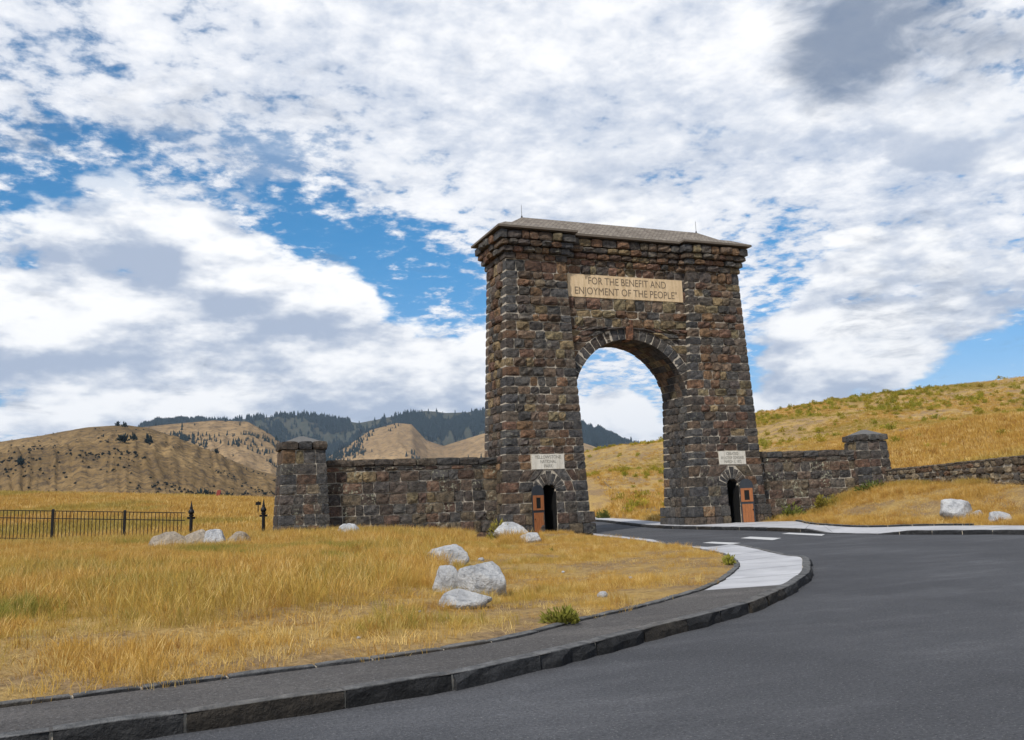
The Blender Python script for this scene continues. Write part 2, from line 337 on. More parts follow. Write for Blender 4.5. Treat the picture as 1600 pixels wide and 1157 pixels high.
def sdist(x, y):                                    # > 0 outside the paving
    x = np.asarray(x, float).ravel(); y = np.asarray(y, float).ravel()
    A = PAVED; B = np.roll(PAVED, -1, 0); best = np.full(x.shape, 1e9); ins = np.zeros(x.shape, bool)
    for (ax, ay), (bx, by) in zip(A, B):
        dx, dy = bx-ax, by-ay; L2 = dx*dx+dy*dy+1e-12
        t = np.clip(((x-ax)*dx+(y-ay)*dy)/L2, 0, 1); best = np.minimum(best, (x-ax-t*dx)**2+(y-ay-t*dy)**2)
        c = ((ay > y) != (by > y)); ins ^= c & (x < (bx-ax)*(y-ay)/(dy if dy else 1e-12)+ax)
    return np.where(ins, -1, 1)*np.sqrt(best)
EA = np.array([-.8, -.57, -.36, -.27, -.15, 0, .08, .17, .27, .42, .57, .8])
EV = np.array([.031, .026, .0155, .0085, .018, .036, .047, .062, .0865, .1035, .1165, .135])
def H(x, y, sd=None):
    x = np.asarray(x, float); y = np.asarray(y, float); sh = x.shape; x = x.ravel(); y = y.ravel()
    dx, dy = x-CAM[0], y-CAM[1]; l = dx*math.cos(YAW)-dy*math.sin(YAW); d = dx*math.sin(YAW)+dy*math.cos(YAW)
    dd = np.maximum(d, 1); a = np.clip(l/dd, -1.2, 1.2)
    if sd is None: sd = sdist(x, y)
    lift = sst(sd, .2, 3.5)
    left = .20*sst(d, 14, 34)*sst(-a, .02, .25)+.06*sst(-a, -.1, .1)-.15*sst(a, -.16, -.02)
    s = x-(2.2-.1*np.minimum(y, 0))-1.8
    bank = 1.45*sst(s, 0, 8.2)*sst(np.hypot(x-7, y*.9), .5, 6.5)*sst(y, 9, 2)
    low = np.where(x > 4, bank, left)
    bump = (fbm(x*.35, y*.35, 4)-.5)*.20+(fbm(x*1.6, y*1.6, 3)-.5)*.08
    low = low+bump
    d0 = np.interp(a, [-.3, -.1, .05, .2, .3, .57], [42, 50, 60, 60, 50, 38]); dr = np.interp(a, [-.25, 0], [86, 150])
    e = np.interp(a, EA, EV); peak = CAM[2]+e*dr
    t = np.clip((d-d0)/(dr-d0), 0, 1); tt = np.where(t < .12, t*t/.24, t-.06)/.94
    hill = low*(1-tt)+peak*tt+(fbm(x*.05+3, y*.05, 5)-.5)*4.2*sst(t, .05, .4)*(1-.75*sst(t, .8, 1))*np.interp(a, [-.3, .1], [.25, 1])
    back = np.maximum(d-dr, 0); hill = hill-np.minimum(back*.16, 22)
    edge = .13+np.where(sd < 0, np.maximum(sd, -.9)*.5, np.minimum(sd, .35)*.08)
    out = edge+lift*hill
    return np.where(d < 2, edge, out).reshape(sh)
def h1(x, y): return float(H(np.array([x]), np.array([y]))[0])
def hit(u, v):                                       # pixel -> point on the ground
    d = ray(u, v); t = np.linspace(8, 170, 1400); P = CAM+t[:, None]*d
    g = np.nonzero(P[:, 2] < H(P[:, 0], P[:, 1]))[0]; i = g[0] if len(g) else len(t)-1
    return np.array([P[i, 0], P[i, 1], h1(P[i, 0], P[i, 1])])
def along(u, dep):                                   # ground point in the direction of column u, at a depth along the view
    d = ray(u, 780); d = d/(d@np.array([math.sin(YAW), math.cos(YAW), 0])); x, y = (CAM+d*dep)[:2]; return np.array([x, y, h1(x, y)])
# terrain sheet: rings round the camera position
ang = np.r_[np.radians(np.arange(-40, 40.01, .22)), np.radians(np.arange(44, 316.1, 6))]
rad = np.r_[3*1.0135**np.arange(0, 345), np.array([330, 380, 450, 550, 700, 1000, 1800, 4000, 9000])]
AA, RR = np.meshgrid(ang, rad); X = CAM[0]+RR*np.sin(AA+YAW); Y = CAM[1]+RR*np.cos(AA+YAW)
near = (RR < 75).ravel(); sd = np.full(X.size, 60.); sd[near] = sdist(X.ravel()[near], Y.ravel()[near])
Z = H(X, Y, sd); Z = np.where(RR > 260, np.minimum(Z, -18.), Z)
na, nr = len(ang), len(rad); idx = np.arange(na*nr).reshape(nr, na)
q = np.stack([idx[:-1, :], idx[1:, :], np.roll(idx, -1, 1)[1:, :], np.roll(idx, -1, 1)[:-1, :]], -1).reshape(-1, 4)
def fast_mesh(name, V, Q, mat, smooth=True):
    me = bpy.data.meshes.new(name); me.vertices.add(len(V)); me.vertices.foreach_set('co', np.asarray(V, np.float32).ravel())
    me.loops.add(Q.size); me.loops.foreach_set('vertex_index', Q.astype(np.int32).ravel()); me.polygons.add(len(Q))
    me.polygons.foreach_set('loop_start', np.arange(0, Q.size, Q.shape[1], dtype=np.int32)); me.polygons.foreach_set('loop_total', np.full(len(Q), Q.shape[1], np.int32))
    if smooth: me.polygons.foreach_set('use_smooth', np.ones(len(Q), bool))
    me.materials.append(mat); me.update(calc_edges=True); me.validate(); return me
q = q[:, ::-1]
g = obj('ground', fast_mesh('ground', np.stack([X.ravel(), Y.ravel(), Z.ravel()], 1), q, M['ground'])); tag(g, kind='structure')
# ------------------------------------------------------------------ paving
def poly(name, P, z, mat, kind='structure', parent=None):
    o = obj(name, mesh(name, [(p[0], p[1], z) for p in P], [tuple(range(len(P)))], mat), parent); tag(o, kind=kind if not parent else None); return o
rp = np.vstack([offset(KN, -.06)[:-1], offset(KF, -.06), [[-3.0, -.5], [-3.2, 3]], [p for p in LB if p[1] > 4 and p[0] < -3], KB[::-1], KR, [[8, -90], [-75, -90]]])
poly('road', rp, 0, M['road'])
def strip(A, B, za, zb, n0=None):
    n = len(A); v = [(p[0], p[1], z) for p, z in zip(A, za)]+[(p[0], p[1], z) for p, z in zip(B, zb)]
    return v, [(i, i+1, n+i+1, n+i) for i in range(n-1)]
def up(v, f):
    a, b, c = [np.array(v[i]) for i in f[0][:3]]
    return f if np.cross(b-a, c-a)[2] > 0 else [t[::-1] for t in f]
wk = obj('sidewalk', None and 0); tag(wk, kind='structure')
kn = resample(KN, 160); ino = resample(IN, 160)
v, f = strip(kn, ino, [SW]*160, [SW]*160); o = obj('asphalt_walk', mesh('asphalt_walk', v, up(v, f), M['walk']), wk)
def slabs(A, B, zf, parent, n, thick=.12, gap=.010):
    """a row of concrete slabs between two edge lines; each slab is a piece of its own"""
    A = resample(A, n*4+1); B = resample(B, n*4+1)
    for i in range(n):
        a = A[i*4:i*4+5].copy(); b = B[i*4:i*4+5].copy()
        a[0] += (a[1]-a[0])*gap*4; a[-1] += (a[-2]-a[-1])*gap*4; b[0] += (b[1]-b[0])*gap*4; b[-1] += (b[-2]-b[-1])*gap*4
        dz = random.uniform(-.004, .004); za = [zf(p)+dz for p in a]; zb = [SW+dz]*5
        v, f = strip(a, b, za, zb); f = up(v, f); nv = len(v); v = v+[(p[0], p[1], p[2]-thick) for p in v]
        for e in ((0, 5), (4, 9)): f = f+[(e[0], e[1], e[1]+nv, e[0]+nv)]
        c = np.mean(v, 0); mo = obj('concrete_slab', mesh('concrete_slab', np.array(v)-c, f, M['concrete']), parent, c)
ramp1 = gpt(1090, 853, 0)[:2]; ramp2 = gpt(1322, 835, 0)[:2]
zl = lambda p: SW-.12*float(sst(-np.hypot(*(p-ramp1)), -2.6, -1.2))
zr = lambda p: SW-.12*float(sst(-np.hypot(*(p-ramp2)), -2.6, -1.0))
slabs(offset(KF, -.15), IF, zl, wk, 25)
o = obj('walk_base', mesh('walk_base', *(lambda v, f: (v, up(v, f)))(*strip(resample(KF, 60), resample(IF, 60), [.0]*60, [.06]*60)), M['mortar']), wk)
wr = obj('sidewalk', None); tag(wr, kind='structure')
krs = KR; apron = np.vstack([[[3.6, .4], [6.9, .35]], BR])
slabs(offset(KR, -.15), apron, zr, wr, 34)
o = obj('walk_base', mesh('walk_base', *(lambda v, f: (v, up(v, f)))(*strip(resample(KR, 60), resample(apron, 60), [.0]*60, [.06]*60)), M['mortar']), wr)
wb = obj('sidewalk', None); tag(wb, kind='structure'); slabs(offset(KB, .15), BB, lambda p: SW, wb, 22)
# kerb stones
KC = [(.034, .035, .038), (.024, .025, .028), (.042, .042, .044), (.040, .034, .028), (.030, .030, .032)]
def kerb(P, parent, side, w=.17, top=SW+.012, zf=None, lmin=.8, lmax=1.35, name='kerb_stone', rough=.02):
    P = np.asarray(P); s = np.r_[0, np.cumsum(np.linalg.norm(np.diff(P, axis=0), axis=1))]; t = 0
    at = lambda q: np.array([np.interp(q, s, P[:, 0]), np.interp(q, s, P[:, 1])]); core = []
    while t < s[-1]-.3:
        L = min(random.uniform(lmin, lmax), s[-1]-t); n = 5; rows = []
        for k in range(n):
            q = t+.012+(L-.024)*k/(n-1); p = at(q); T = at(min(q+.05, s[-1]))-at(max(q-.05, 0)); T /= np.linalg.norm(T)+1e-9; Nn = np.array([T[1], -T[0]])*side
            z = top if zf is None else zf(p)+.012
            r = lambda a=rough: random.uniform(-a, a)
            e = .03 if k in (0, n-1) else 0
            out = p+Nn*(.020+r()-e*.4); lipo = p+Nn*(.004+r(.010)-e*.5); inn = p-Nn*(w-.03+r(.008))
            rows.append([(*out, -.10), (*(out+Nn*r()), z*.45+r(.015)), (*lipo, z-.010-e*.3+r(.004)), (*(lipo-Nn*.012), z-.003-e*.3+r(.003)), (*inn, z-.001-e*.2+r(.004)), (*(p-Nn*w), -.1)])
            core.append([(*(p-Nn*.016), -.08), (*(p-Nn*.022), z-.022), (*(p-Nn*(w-.02)), z-.022), (*(p-Nn*(w-.02)), -.08)])
        V = [p for rr in rows for p in rr]; f = []; m_ = 6
        for k in range(n-1):
            for j in range(m_-1): f.append((k*m_+j, k*m_+j+1, (k+1)*m_+j+1, (k+1)*m_+j))
        f += [tuple(range(m_-1, -1, -1)), tuple((n-1)*m_+j for j in range(m_))]
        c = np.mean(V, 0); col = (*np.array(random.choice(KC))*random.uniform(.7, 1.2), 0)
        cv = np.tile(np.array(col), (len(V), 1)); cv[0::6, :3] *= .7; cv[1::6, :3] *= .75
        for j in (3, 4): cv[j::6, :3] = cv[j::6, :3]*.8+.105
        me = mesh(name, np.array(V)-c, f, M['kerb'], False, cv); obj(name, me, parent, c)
        t += L
    V = [p for rr in core for p in rr]; f = [(k*4+j, k*4+j+1, (k+1)*4+j+1, (k+1)*4+j) for k in range(len(core)-1) for j in range(3)]
    obj('joint_mortar', mesh('joint_mortar', V, f, M['mortar']), parent)
kl = obj('kerb', None); tag(kl, kind='structure')
joined = np.vstack([KN[KN[:, 0] > -34], KF[1:]])
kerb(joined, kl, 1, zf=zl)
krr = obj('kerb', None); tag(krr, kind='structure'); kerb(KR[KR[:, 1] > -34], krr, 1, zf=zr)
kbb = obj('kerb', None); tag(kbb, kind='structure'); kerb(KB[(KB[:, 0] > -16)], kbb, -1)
ed = obj('walk_edging', None); tag(ed, kind='structure')
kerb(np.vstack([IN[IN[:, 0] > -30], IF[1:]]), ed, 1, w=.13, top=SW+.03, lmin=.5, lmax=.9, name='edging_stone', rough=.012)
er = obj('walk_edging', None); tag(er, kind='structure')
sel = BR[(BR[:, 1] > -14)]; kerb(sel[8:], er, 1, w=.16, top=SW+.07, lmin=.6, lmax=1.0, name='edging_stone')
for P4 in ([(1097, 848.5), (1113, 846.8), (1158, 848.7), (1140, 851)], [(1157, 841.2), (1172, 838.8), (1221, 841), (1207, 844.2)], [(1221, 834.2), (1233, 832.7), (1289, 835.2), (1284, 837.4)]):
    P = [gpt(*p, .005) for p in P4]; c = np.mean(P, 0)
    o = obj('crosswalk_stripe', mesh('crosswalk_stripe', np.array(P)-c, up(P, [(0, 1, 2, 3)]), M['paint']), None, c); tag(o, kind='structure')
# path beyond the arch
pv, pf = strip(offset(KB, 4.2), offset(KB, 5.6), [0]*len(KB), [0]*len(KB))
pv = [(x, y, h1(x, y)+.03) for x, y, z in pv]; o = obj('path', mesh('path', pv, up(pv, pf), M['walk'])); tag(o, kind='structure')
# ------------------------------------------------------------------ masonry
PAL = dict(mix=[(.115, .082, .060), (.092, .068, .052), (.145, .092, .055), (.135, .112, .070), (.078, .070, .064), (.066, .056, .054), (.170, .130, .078), (.105, .062, .046), (.062, .060, .060), (.125, .074, .048)],
           low=[(.088, .066, .054), (.070, .056, .050), (.098, .064, .048), (.066, .060, .058), (.056, .050, .050), (.082, .054, .044), (.058, .056, .058), (.105, .085, .062)],
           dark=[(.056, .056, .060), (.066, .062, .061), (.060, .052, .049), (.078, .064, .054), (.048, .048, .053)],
           rub=[(.11, .085, .06), (.16, .13, .095), (.09, .07, .055), (.065, .06, .058), (.20, .165, .12), (.12, .075, .05)])
def pick(pal, lich=0.):
    c = np.array(random.choice(PAL[pal]))*np.array([1.15, 1.17, 1.16])*random.uniform(.68, 1.25); return (*c, lich if random.random() < .22 else lich*.12)
def stone_geo(O, U, V, Nn, cor, proud, back, jit=.014, rnd=.035, tight=0.):
    """rough-faced block over a four-cornered patch of a wall plane: 6 x 6 grid, edges sunk, face uneven"""
    c = np.array(cor, float); w = max(.05, (np.linalg.norm(c[1]-c[0])+np.linalg.norm(c[2]-c[3]))/2); h = max(.05, (np.linalg.norm(c[3]-c[0])+np.linalg.norm(c[2]-c[1]))/2)
    g = .0145-.003*tight; rnd = rnd*random.uniform(.35, .8)*(1-.55*tight); rw = min(rnd, .2*w); rh = min(rnd, .2*h)
    su = [g/w, (g+.006)/w, random.uniform(.24, .38), random.uniform(.62, .76), 1-(g+.006)/w, 1-g/w]
    sv = [g/h, (g+.006)/h, random.uniform(.24, .38), random.uniform(.62, .76), 1-(g+.006)/h, 1-g/h]
    R = np.random.random; vs = []
    tilt = (random.uniform(-.3, .3), random.uniform(-.25, .35))
    for j in range(6):
        for i in range(6):
            s, t = su[i], sv[j]; ei = i in (0, 1, 4, 5); ej = j in (0, 1, 4, 5); ring0 = i in (0, 5) or j in (0, 5)
            if ei and ej: s += (rw/w)*(1 if i < 3 else -1)*(.6+.6*random.random()); t += (rh/h)*(1 if j < 3 else -1)*(.6+.6*random.random())
            p = (c[0]*(1-s)+c[1]*s)*(1-t)+(c[3]*(1-s)+c[2]*s)*t
            if ring0: dep = -back
            else:
                if ei or ej: dep = proud*random.uniform(.50+.12*tight, .92+.03*tight)*(.85 if (ei and ej) else 1)
                else: dep = proud*random.uniform(.72, 1.3)
                dep *= 1+tilt[0]*(s-.5)+tilt[1]*(t-.5)
                if not (ei and ej): p = p+np.array([random.uniform(-jit, jit)*(0 if ei else 1.5), random.uniform(-jit, jit)*(0 if ej else 1.5)])
            vs.append(O+U*p[0]+V*p[1]+Nn*dep)
    f = [(j*6+i, j*6+i+1, (j+1)*6+i+1, (j+1)*6+i) for j in range(5) for i in range(5)]
    if np.dot(np.cross(U, V), Nn) < 0: f = [t[::-1] for t in f]
    return np.array(vs), f
def lay(courses, left, right, excl, fr, mean, proud, pal, ends=(None, None), off=lambda z: 0., lich=.3, seed=None):
    """courses of stones on a face. fr(z0) -> O,U,V,N of the plane with v measured from z=0. ends: quoin depth function per side"""
    out = []
    for ci, (z0, z1) in enumerate(zip(courses[:-1], courses[1:])):
        O, U, V, Nn = fr(.5*(z0+z1)); o = off(.5*(z0+z1)); e = o
        qe = [(.05+e) if ends[0] else 0, (.05+e) if ends[1] else 0]
        L0, L1, R0, R1 = left(z0)-qe[0], left(z1)-qe[0], right(z0)+qe[1], right(z1)+qe[1]
        ex = excl(z0, z1) if excl else None
        iv = []
        if ex:
            if ex[0] is None: pass
            else:
                for (a0, b0, a1, b1) in [ex]:
                    iv = [(L0, L1, a0, a1, True, False), (b0, b1, R0, R1, False, True)]
        else: iv = [(L0, L1, R0, R1, True, True)]
        for (l0, l1, r0, r1, isL, isR) in iv:
            wid = .5*(r0+r1-l0-l1)
            if wid < .10: continue
            n = max(1, int(round(wid/(mean*random.uniform(.85, 1.15)))))
            cut = np.cumsum(np.random.uniform(.62, 1.38, n)); cut = np.r_[0, cut/cut[-1]]
            for k in range(n):
                ja, jb = [0 if q in (0, n) else random.uniform(-.02, .02) for q in (k, k+1)]
                zj0, zj1 = random.uniform(-.012, .012), random.uniform(-.012, .012)
                cor = [(l0+(r0-l0)*cut[k]+ja, z0+zj0), (l0+(r0-l0)*cut[k+1]+jb, z0+zj0), (l1+(r1-l1)*cut[k+1]-jb, z1+zj1), (l1+(r1-l1)*cut[k]-ja, z1+zj1)]
                qL = ends[0] and isL and k == 0; qR = ends[1] and isR and k == n-1
                pr = proud(.5*(z0+z1)); back = .14; pl = pal
                if pal == 'mix' and random.random() < np.interp(.5*(z0+z1), [3, 7.5], [.85, .1]): pl = 'low'
                if qL or qR:
                    back = (ends[0] if qL else ends[1])(ci); pl = 'dark' if random.random() < .72 else pal; pr = min(pr, .09)+.01
                v, f = stone_geo(O+Nn*o, U, V, Nn, cor, pr, back+o, rnd=.03 if (qL or qR) else .045, tight=float(np.interp(.5*(z0+z1), [4.5, 9.5], [1., .25])))
                out.append((v, f, pick(pl, lich), wid/n*(z1-z0)))
    return out
def emit(stones, parent, name='stone', limit=10**9, rest='stone_masonry'):
    st = sorted(stones, key=lambda s: -s[3])
    for v, f, c, a in st[:limit]:
        ce = v.mean(0); obj(name, mesh(name, v-ce, f, M['stone'], False, c), parent, ce)
    if len(st) > limit:
        b = MB()
        for v, f, c, a in st[limit:]: b.add(v, f, c)
        o = b.obj(rest, M['stone'], parent); tag(o, kind='stuff')
# ---- the arch
XO, XI, BO, BI, BY, DP = 7.03, 2.81, .0418, .0516, .0068, 2.72
xo = lambda z: XO-BO*z
xi = lambda z: XI+BI*z
ZS, RI, RE = 6.1, 3.125, 3.70; REC = .35
arch = empty('stone_arch', (0, 0, 0), label='tall dark basalt gateway arch with two battered towers and tan inscription', cat='arch')
def courses(forced, top, lo=.36, hi=.46):
    c = list(forced)
    while c[-1] < top-.25: c.append(c[-1]+random.uniform(lo, hi))
    c[-1] = top; return c
CT = courses([0, .5, 1.0, 1.47, 1.95, 2.42, 2.96, 3.31, 3.66], 12.84); nb = len(CT)
CT += [13.16, 13.45, 13.74, 14.14]
corb = lambda z: 0. if z < 12.84 else .46*min(1, (z-12.84)/1.0)
plin = lambda z: .16 if z < 1.0 else 0.
offT = lambda z: corb(z)+plin(z)
prT = lambda z: random.uniform(.05, .09) if z < 1.1 else (random.uniform(.075, .13) if z < 4 else (random.uniform(.075, .17) if z < 7.5 else random.uniform(.08, .25)))
qd = lambda ci: .36 if ci % 2 else .62
qd2 = lambda ci: .62 if ci % 2 else .36
DOORS = [(-4.84, -1), (5.13, 1)]
PLQ = {-1: (-5.66, -4.02), 1: (4.44, 6.02)}
def exdoor(sg):
    cx = DOORS[0 if sg < 0 else 1][0]; pa, pb = PLQ[sg]
    def ex(z0, z1):
        zm = .5*(z0+z1)
        if zm < 1.95: return (cx-.345, cx+.345, cx-.345, cx+.345)
        if zm < 2.9:
            a, b = [math.sqrt(max(.0, .87**2-(z-1.95)**2)) for z in (z0, min(z1, 2.8))]; b = max(b, .12); return (cx-a, cx+a, cx-b, cx+b)
        if zm < 3.66: return (pa-.02, pb+.02, pa-.02, pb+.02)
        return None
    return ex
ex3 = np.array([1., 0, 0]); ey3 = np.array([0, 1., 0]); ez3 = np.array([0, 0, 1.])
frontF = lambda y0: (lambda z: (np.array([0, y0, 0.]), ex3, np.array([0, BY, 1.]), -ey3))
stones = []
stones += lay(CT, lambda z: -xo(z), lambda z: -xi(z), exdoor(-1), frontF(0), .60, prT, 'mix', (qd, qd2), offT)
stones += lay(CT, lambda z: xi(z), lambda z: xo(z), exdoor(1), frontF(0), .60, prT, 'mix', (qd, qd2), offT)
# outer sides and reveals: u runs along depth
def sideF(sg, outer):
    b = BO if outer else -BI; x0 = XO if outer else XI
    return lambda z: (np.array([sg*x0, 0, 0.]), ey3, np.array([-sg*b, 0, 1.]), ex3*(sg if outer else -sg))
qs = {id(c): i for i, c in enumerate(CT)}
def qlen(z0, alt): i = min(range(len(CT)), key=lambda k: abs(CT[k]-z0)); return (qd if alt else qd2)(i)
def side(sg, outer, zt):
    res = []; cs = [c for c in CT if c <= zt+.2]
    for z0, z1 in zip(cs[:-1], cs[1:]):
        alt = (outer and sg < 0) or ((not outer) and sg > 0)
        i = CT.index(z0); ql = (qd if alt else qd2)(i)
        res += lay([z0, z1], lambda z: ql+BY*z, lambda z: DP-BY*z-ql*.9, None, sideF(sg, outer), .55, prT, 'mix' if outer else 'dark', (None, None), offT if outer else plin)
    return res
vis = stones; hid = []
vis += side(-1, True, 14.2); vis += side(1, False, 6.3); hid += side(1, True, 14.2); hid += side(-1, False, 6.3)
# middle panel
def exring(z0, z1):
    if z0 >= 11.2 and z1 <= 12.45: return (-3.26, 3.26, -3.26, 3.26)
    if z0 < ZS+RE-.02:
        a, b = [math.sqrt(max(0, RE**2-(z-ZS)**2)) for z in (z0, min(z1, ZS+RE))]; return (-a, a, -max(b, .02), max(b, .02))
    return None
CM = courses([6.5], 9.0)+[9.32, 9.60, 9.81]
CM = courses(CM, 11.24)+[11.82, 12.40, 12.84, 13.16, 13.45, 13.74, 14.14]
prM = lambda z: random.uniform(.07, .24)
mid = lay(CM, lambda z: -xi(z)-.02, lambda z: xi(z)+.02, exring, frontF(REC), .58, prM, 'mix', (None, None), lambda z: corb(z)*.8)
vis += mid
backF = lambda y0: (lambda z: (np.array([0, y0, 0.]), ex3, np.array([0, -BY, 1.]), ey3))
hid += lay(CT, lambda z: -xo(z), lambda z: -xi(z), None, backF(DP), .62, prT, 'mix', (qd, qd2), offT)
hid += lay(CT, lambda z: xi(z), lambda z: xo(z), None, backF(DP), .62, prT, 'mix', (qd, qd2), offT)
hid += lay(CM, lambda z: -xi(z)-.02, lambda z: xi(z)+.02, exring, backF(DP-.05), .62, prM, 'mix', (None, None), lambda z: corb(z)*.8)
hid = [(v, f, c, 0) for v, f, c, a in hid]
emit(vis+hid, arch, 'stone', 300)
# voussoirs of the great arch and the soffit
NV = 27
def ringblocks(cx, cz, ri, re, n, y0, proud, back, pal, name, parent, key=True, ext=.14):
    for k in range(n):
        a0, a1 = math.pi*k/n, math.pi*(k+1)/n; kk = key and k == n//2
        r1 = re+(ext if kk else random.uniform(-.015, .015)); r0 = ri-(.05 if kk else 0)
        cor = [(cx+r0*math.cos(a1), cz+r0*math.sin(a1)), (cx+r0*math.cos(a0), cz+r0*math.sin(a0)), (cx+r1*math.cos(a0), cz+r1*math.sin(a0)), (cx+r1*math.cos(a1), cz+r1*math.sin(a1))]
        v, f = stone_geo(np.array([0, y0, 0.]), ex3, np.array([0, BY, 1.]), -ey3, cor, proud*(2.6 if kk and key == 2 else 1)*random.uniform(.8, 1.2), back, .004, .008, 1.35)
        col = (.15, .075, .045, 0) if (kk and key == 2) else pick(pal, .0)
        ce = v.mean(0); obj('keystone' if kk else name, mesh(name, v-ce, f, M['stone'], False, col), parent, ce)
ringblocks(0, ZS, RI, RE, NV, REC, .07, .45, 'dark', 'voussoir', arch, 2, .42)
sb = MB()
for k in range(NV):
    a0, a1 = math.pi*k/NV+.004, math.pi*(k+1)/NV-.004; y = REC+.42
    while y < DP-.1:
        L = min(random.uniform(.35, .75), DP-.05-y); r = RI+random.uniform(-.02, .03); P = []
        for yy in (y+.008, y+L-.008):
            for rr, aa in ((r, a0), (r, a1), (RE, a1), (RE, a0)): P.append((rr*math.cos(aa), yy, ZS+rr*math.sin(aa)))
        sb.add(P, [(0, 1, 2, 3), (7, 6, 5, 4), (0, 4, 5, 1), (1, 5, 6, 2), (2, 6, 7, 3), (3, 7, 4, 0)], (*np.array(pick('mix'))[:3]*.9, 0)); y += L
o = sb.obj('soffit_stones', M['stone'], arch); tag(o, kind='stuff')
# mortar core
cb = MB()
def prism(x0, x1, z0, z1, y0f, y1f):
    """x0/x1 functions of z"""
    cb.hexa([(x0(z0), y0f(z0), z0), (x1(z0), y0f(z0), z0), (x1(z0), y1f(z0), z0), (x0(z0), y1f(z0), z0), (x0(z1), y0f(z1), z1), (x1(z1), y0f(z1), z1), (x1(z1), y1f(z1), z1), (x0(z1), y1f(z1), z1)])
yf = lambda z: BY*z-.042; yb = lambda z: DP-BY*z-.005
for cx, sg in DOORS:
    A = (lambda z: -xo(z)-.02) if sg < 0 else (lambda z: xi(z)-.02); B = (lambda z: -xi(z)+.02) if sg < 0 else (lambda z: xo(z)+.02)
    prism(A, lambda z: cx-.33, -.3, 2.32, yf, yb); prism(lambda z: cx+.33, B, -.3, 2.32, yf, yb)
    prism(lambda z: cx-.33, lambda z: cx+.33, -.3, 2.32, lambda z: 1.3, yb); prism(A, B, 2.32, 14.2, yf, yb)
o = cb.obj('mortar_core', M['mortar'], arch)
pts = [(RI*1.012*math.cos(a), ZS+RI*1.012*math.sin(a)) for a in np.linspace(0, math.pi, 49)]
out = pts+[(-4.2, ZS), (-4.2, 14.18), (4.2, 14.18), (4.2, ZS)]
n = len(out); v = [(x, REC+BY*z-.048, z) for x, z in out]+[(x, DP-.06-BY*z, z) for x, z in out]
o = obj('mortar_core', mesh('mortar_core', v, [tuple(range(n)), tuple(range(2*n-1, n-1, -1))]+[(i, n+i, n+(i+1) % n, (i+1) % n) for i in range(n)], M['mortar']), arch)
# roof
def frustum(b, x0, x1, y0, y1, z0, X0, X1, Y0, Y1, z1): b.hexa([(x0, y0, z0), (x1, y0, z0), (x1, y1, z0), (x0, y1, z0), (X0, Y0, z1), (X1, Y0, z1), (X1, Y1, z1), (X0, Y1, z1)])
rb = MB(); ex = 7.08
frustum(rb, -6.75, 6.75, -.12, DP+.12, 14.34, -5.07, 5.07, 1.33, 1.39, 15.40)
roof = rb.obj('roof', M['roof'], arch)
for sg in (-1, 1):
    b = MB(); a, c = sorted((sg*2.98, sg*ex)); b2 = sorted((sg*3.6, sg*6.4))
    frustum(b, a, c, -.58, DP+.58, 14.325, b2[0], b2[1], .25, DP-.25, 14.74); b.obj('tower_roof', M['roof'], roof)
    b = MB(); b.box(a-.01, c+.01, -.60, DP+.60, 14.22, 14.32); b.obj('eave_board', m_plain('eave_board', (.12, .10, .08)), roof)
    b = MB(); b.lathe((sg*5.06, 1.36, 15.36), [(.05, 0), (.035, .12), (.012, .14), (.010, .62), (.002, .72)], 8); b.obj('lightning_rod', M['black'], roof)
b = MB(); b.box(-2.96, 2.96, -.20, DP+.20, 14.20, 14.31); b.obj('eave_board', m_plain('eave_board', (.12, .10, .08)), roof)
frustum(b2 := MB(), -3.2, 3.2, -.19, DP+.19, 14.315, -3.2, 3.2, .3, DP-.3, 14.62); b2.obj('middle_roof', M['roof'], roof)
# inscriptions
def text(lines, cx, zs, y, size, mat, parent, width=None):
    for ln, z, sz, wd in lines:
        cu = bpy.data.curves.new('lettering', 'FONT'); cu.body = ln; cu.size = sz; cu.align_x = 'CENTER'; cu.align_y = 'CENTER'; cu.extrude = .004; cu.resolution_u = 3
        t = bpy.data.objects.new('tmp', cu); COL.objects.link(t); bpy.context.view_layer.update()
        me = bpy.data.meshes.new_from_object(t.evaluated_get(bpy.context.evaluated_depsgraph_get())); COL.objects.unlink(t); bpy.data.objects.remove(t)
        co_ = np.array([p.co[:] for p in me.vertices]); w = np.ptp(co_[:, 0]); k = wd/w
        for p in me.vertices: p.co = (p.co.x*k, p.co.y, p.co.z)
        me.materials.clear(); me.materials.append(mat); o = obj('lettering', me, parent, (cx, y, z)); o.rotation_euler = (math.pi/2, 0, 0)
def plaque(x0, x1, z0, z1, y, mat, lines, lmat, label, d=.2):
    b = MB(); b.hexa([(x0, y, z0), (x1, y, z0), (x1, y+d, z0), (x0, y+d, z0), (x0, y, z1), (x1, y, z1), (x1, y+d, z1), (x0, y+d, z1)])
    o = b.obj('plaque', mat, arch); tag(o, label); text(lines, .5*(x0+x1), None, y-.003, None, lmat, o)
plaque(-3.24, 3.24, 11.25, 12.39, REC-.06, M['sandstone'], [('"FOR THE BENEFIT AND', 12.07, .52, 4.55), ('ENJOYMENT OF THE PEOPLE"', 11.55, .52, 5.75)], M['letter'], 'long tan sandstone inscription plaque')
plaque(-5.65, -4.03, 2.97, 3.65, -.07, M['limestone'], [('YELLOWSTONE', 3.51, .21, 1.30), ('NATIONAL', 3.31, .21, .80), ('PARK', 3.11, .21, .42)], M['letter2'], 'pale plaque naming the park')
plaque(4.45, 6.01, 3.0, 3.65, -.07, M['limestone'], [('CREATED', 3.52, .19, .72), ('BY ACT OF CONGRESS', 3.32, .19, 1.34), ('MARCH 1, 1872', 3.13, .19, 1.0)], M['letter2'], 'pale plaque with the founding date')
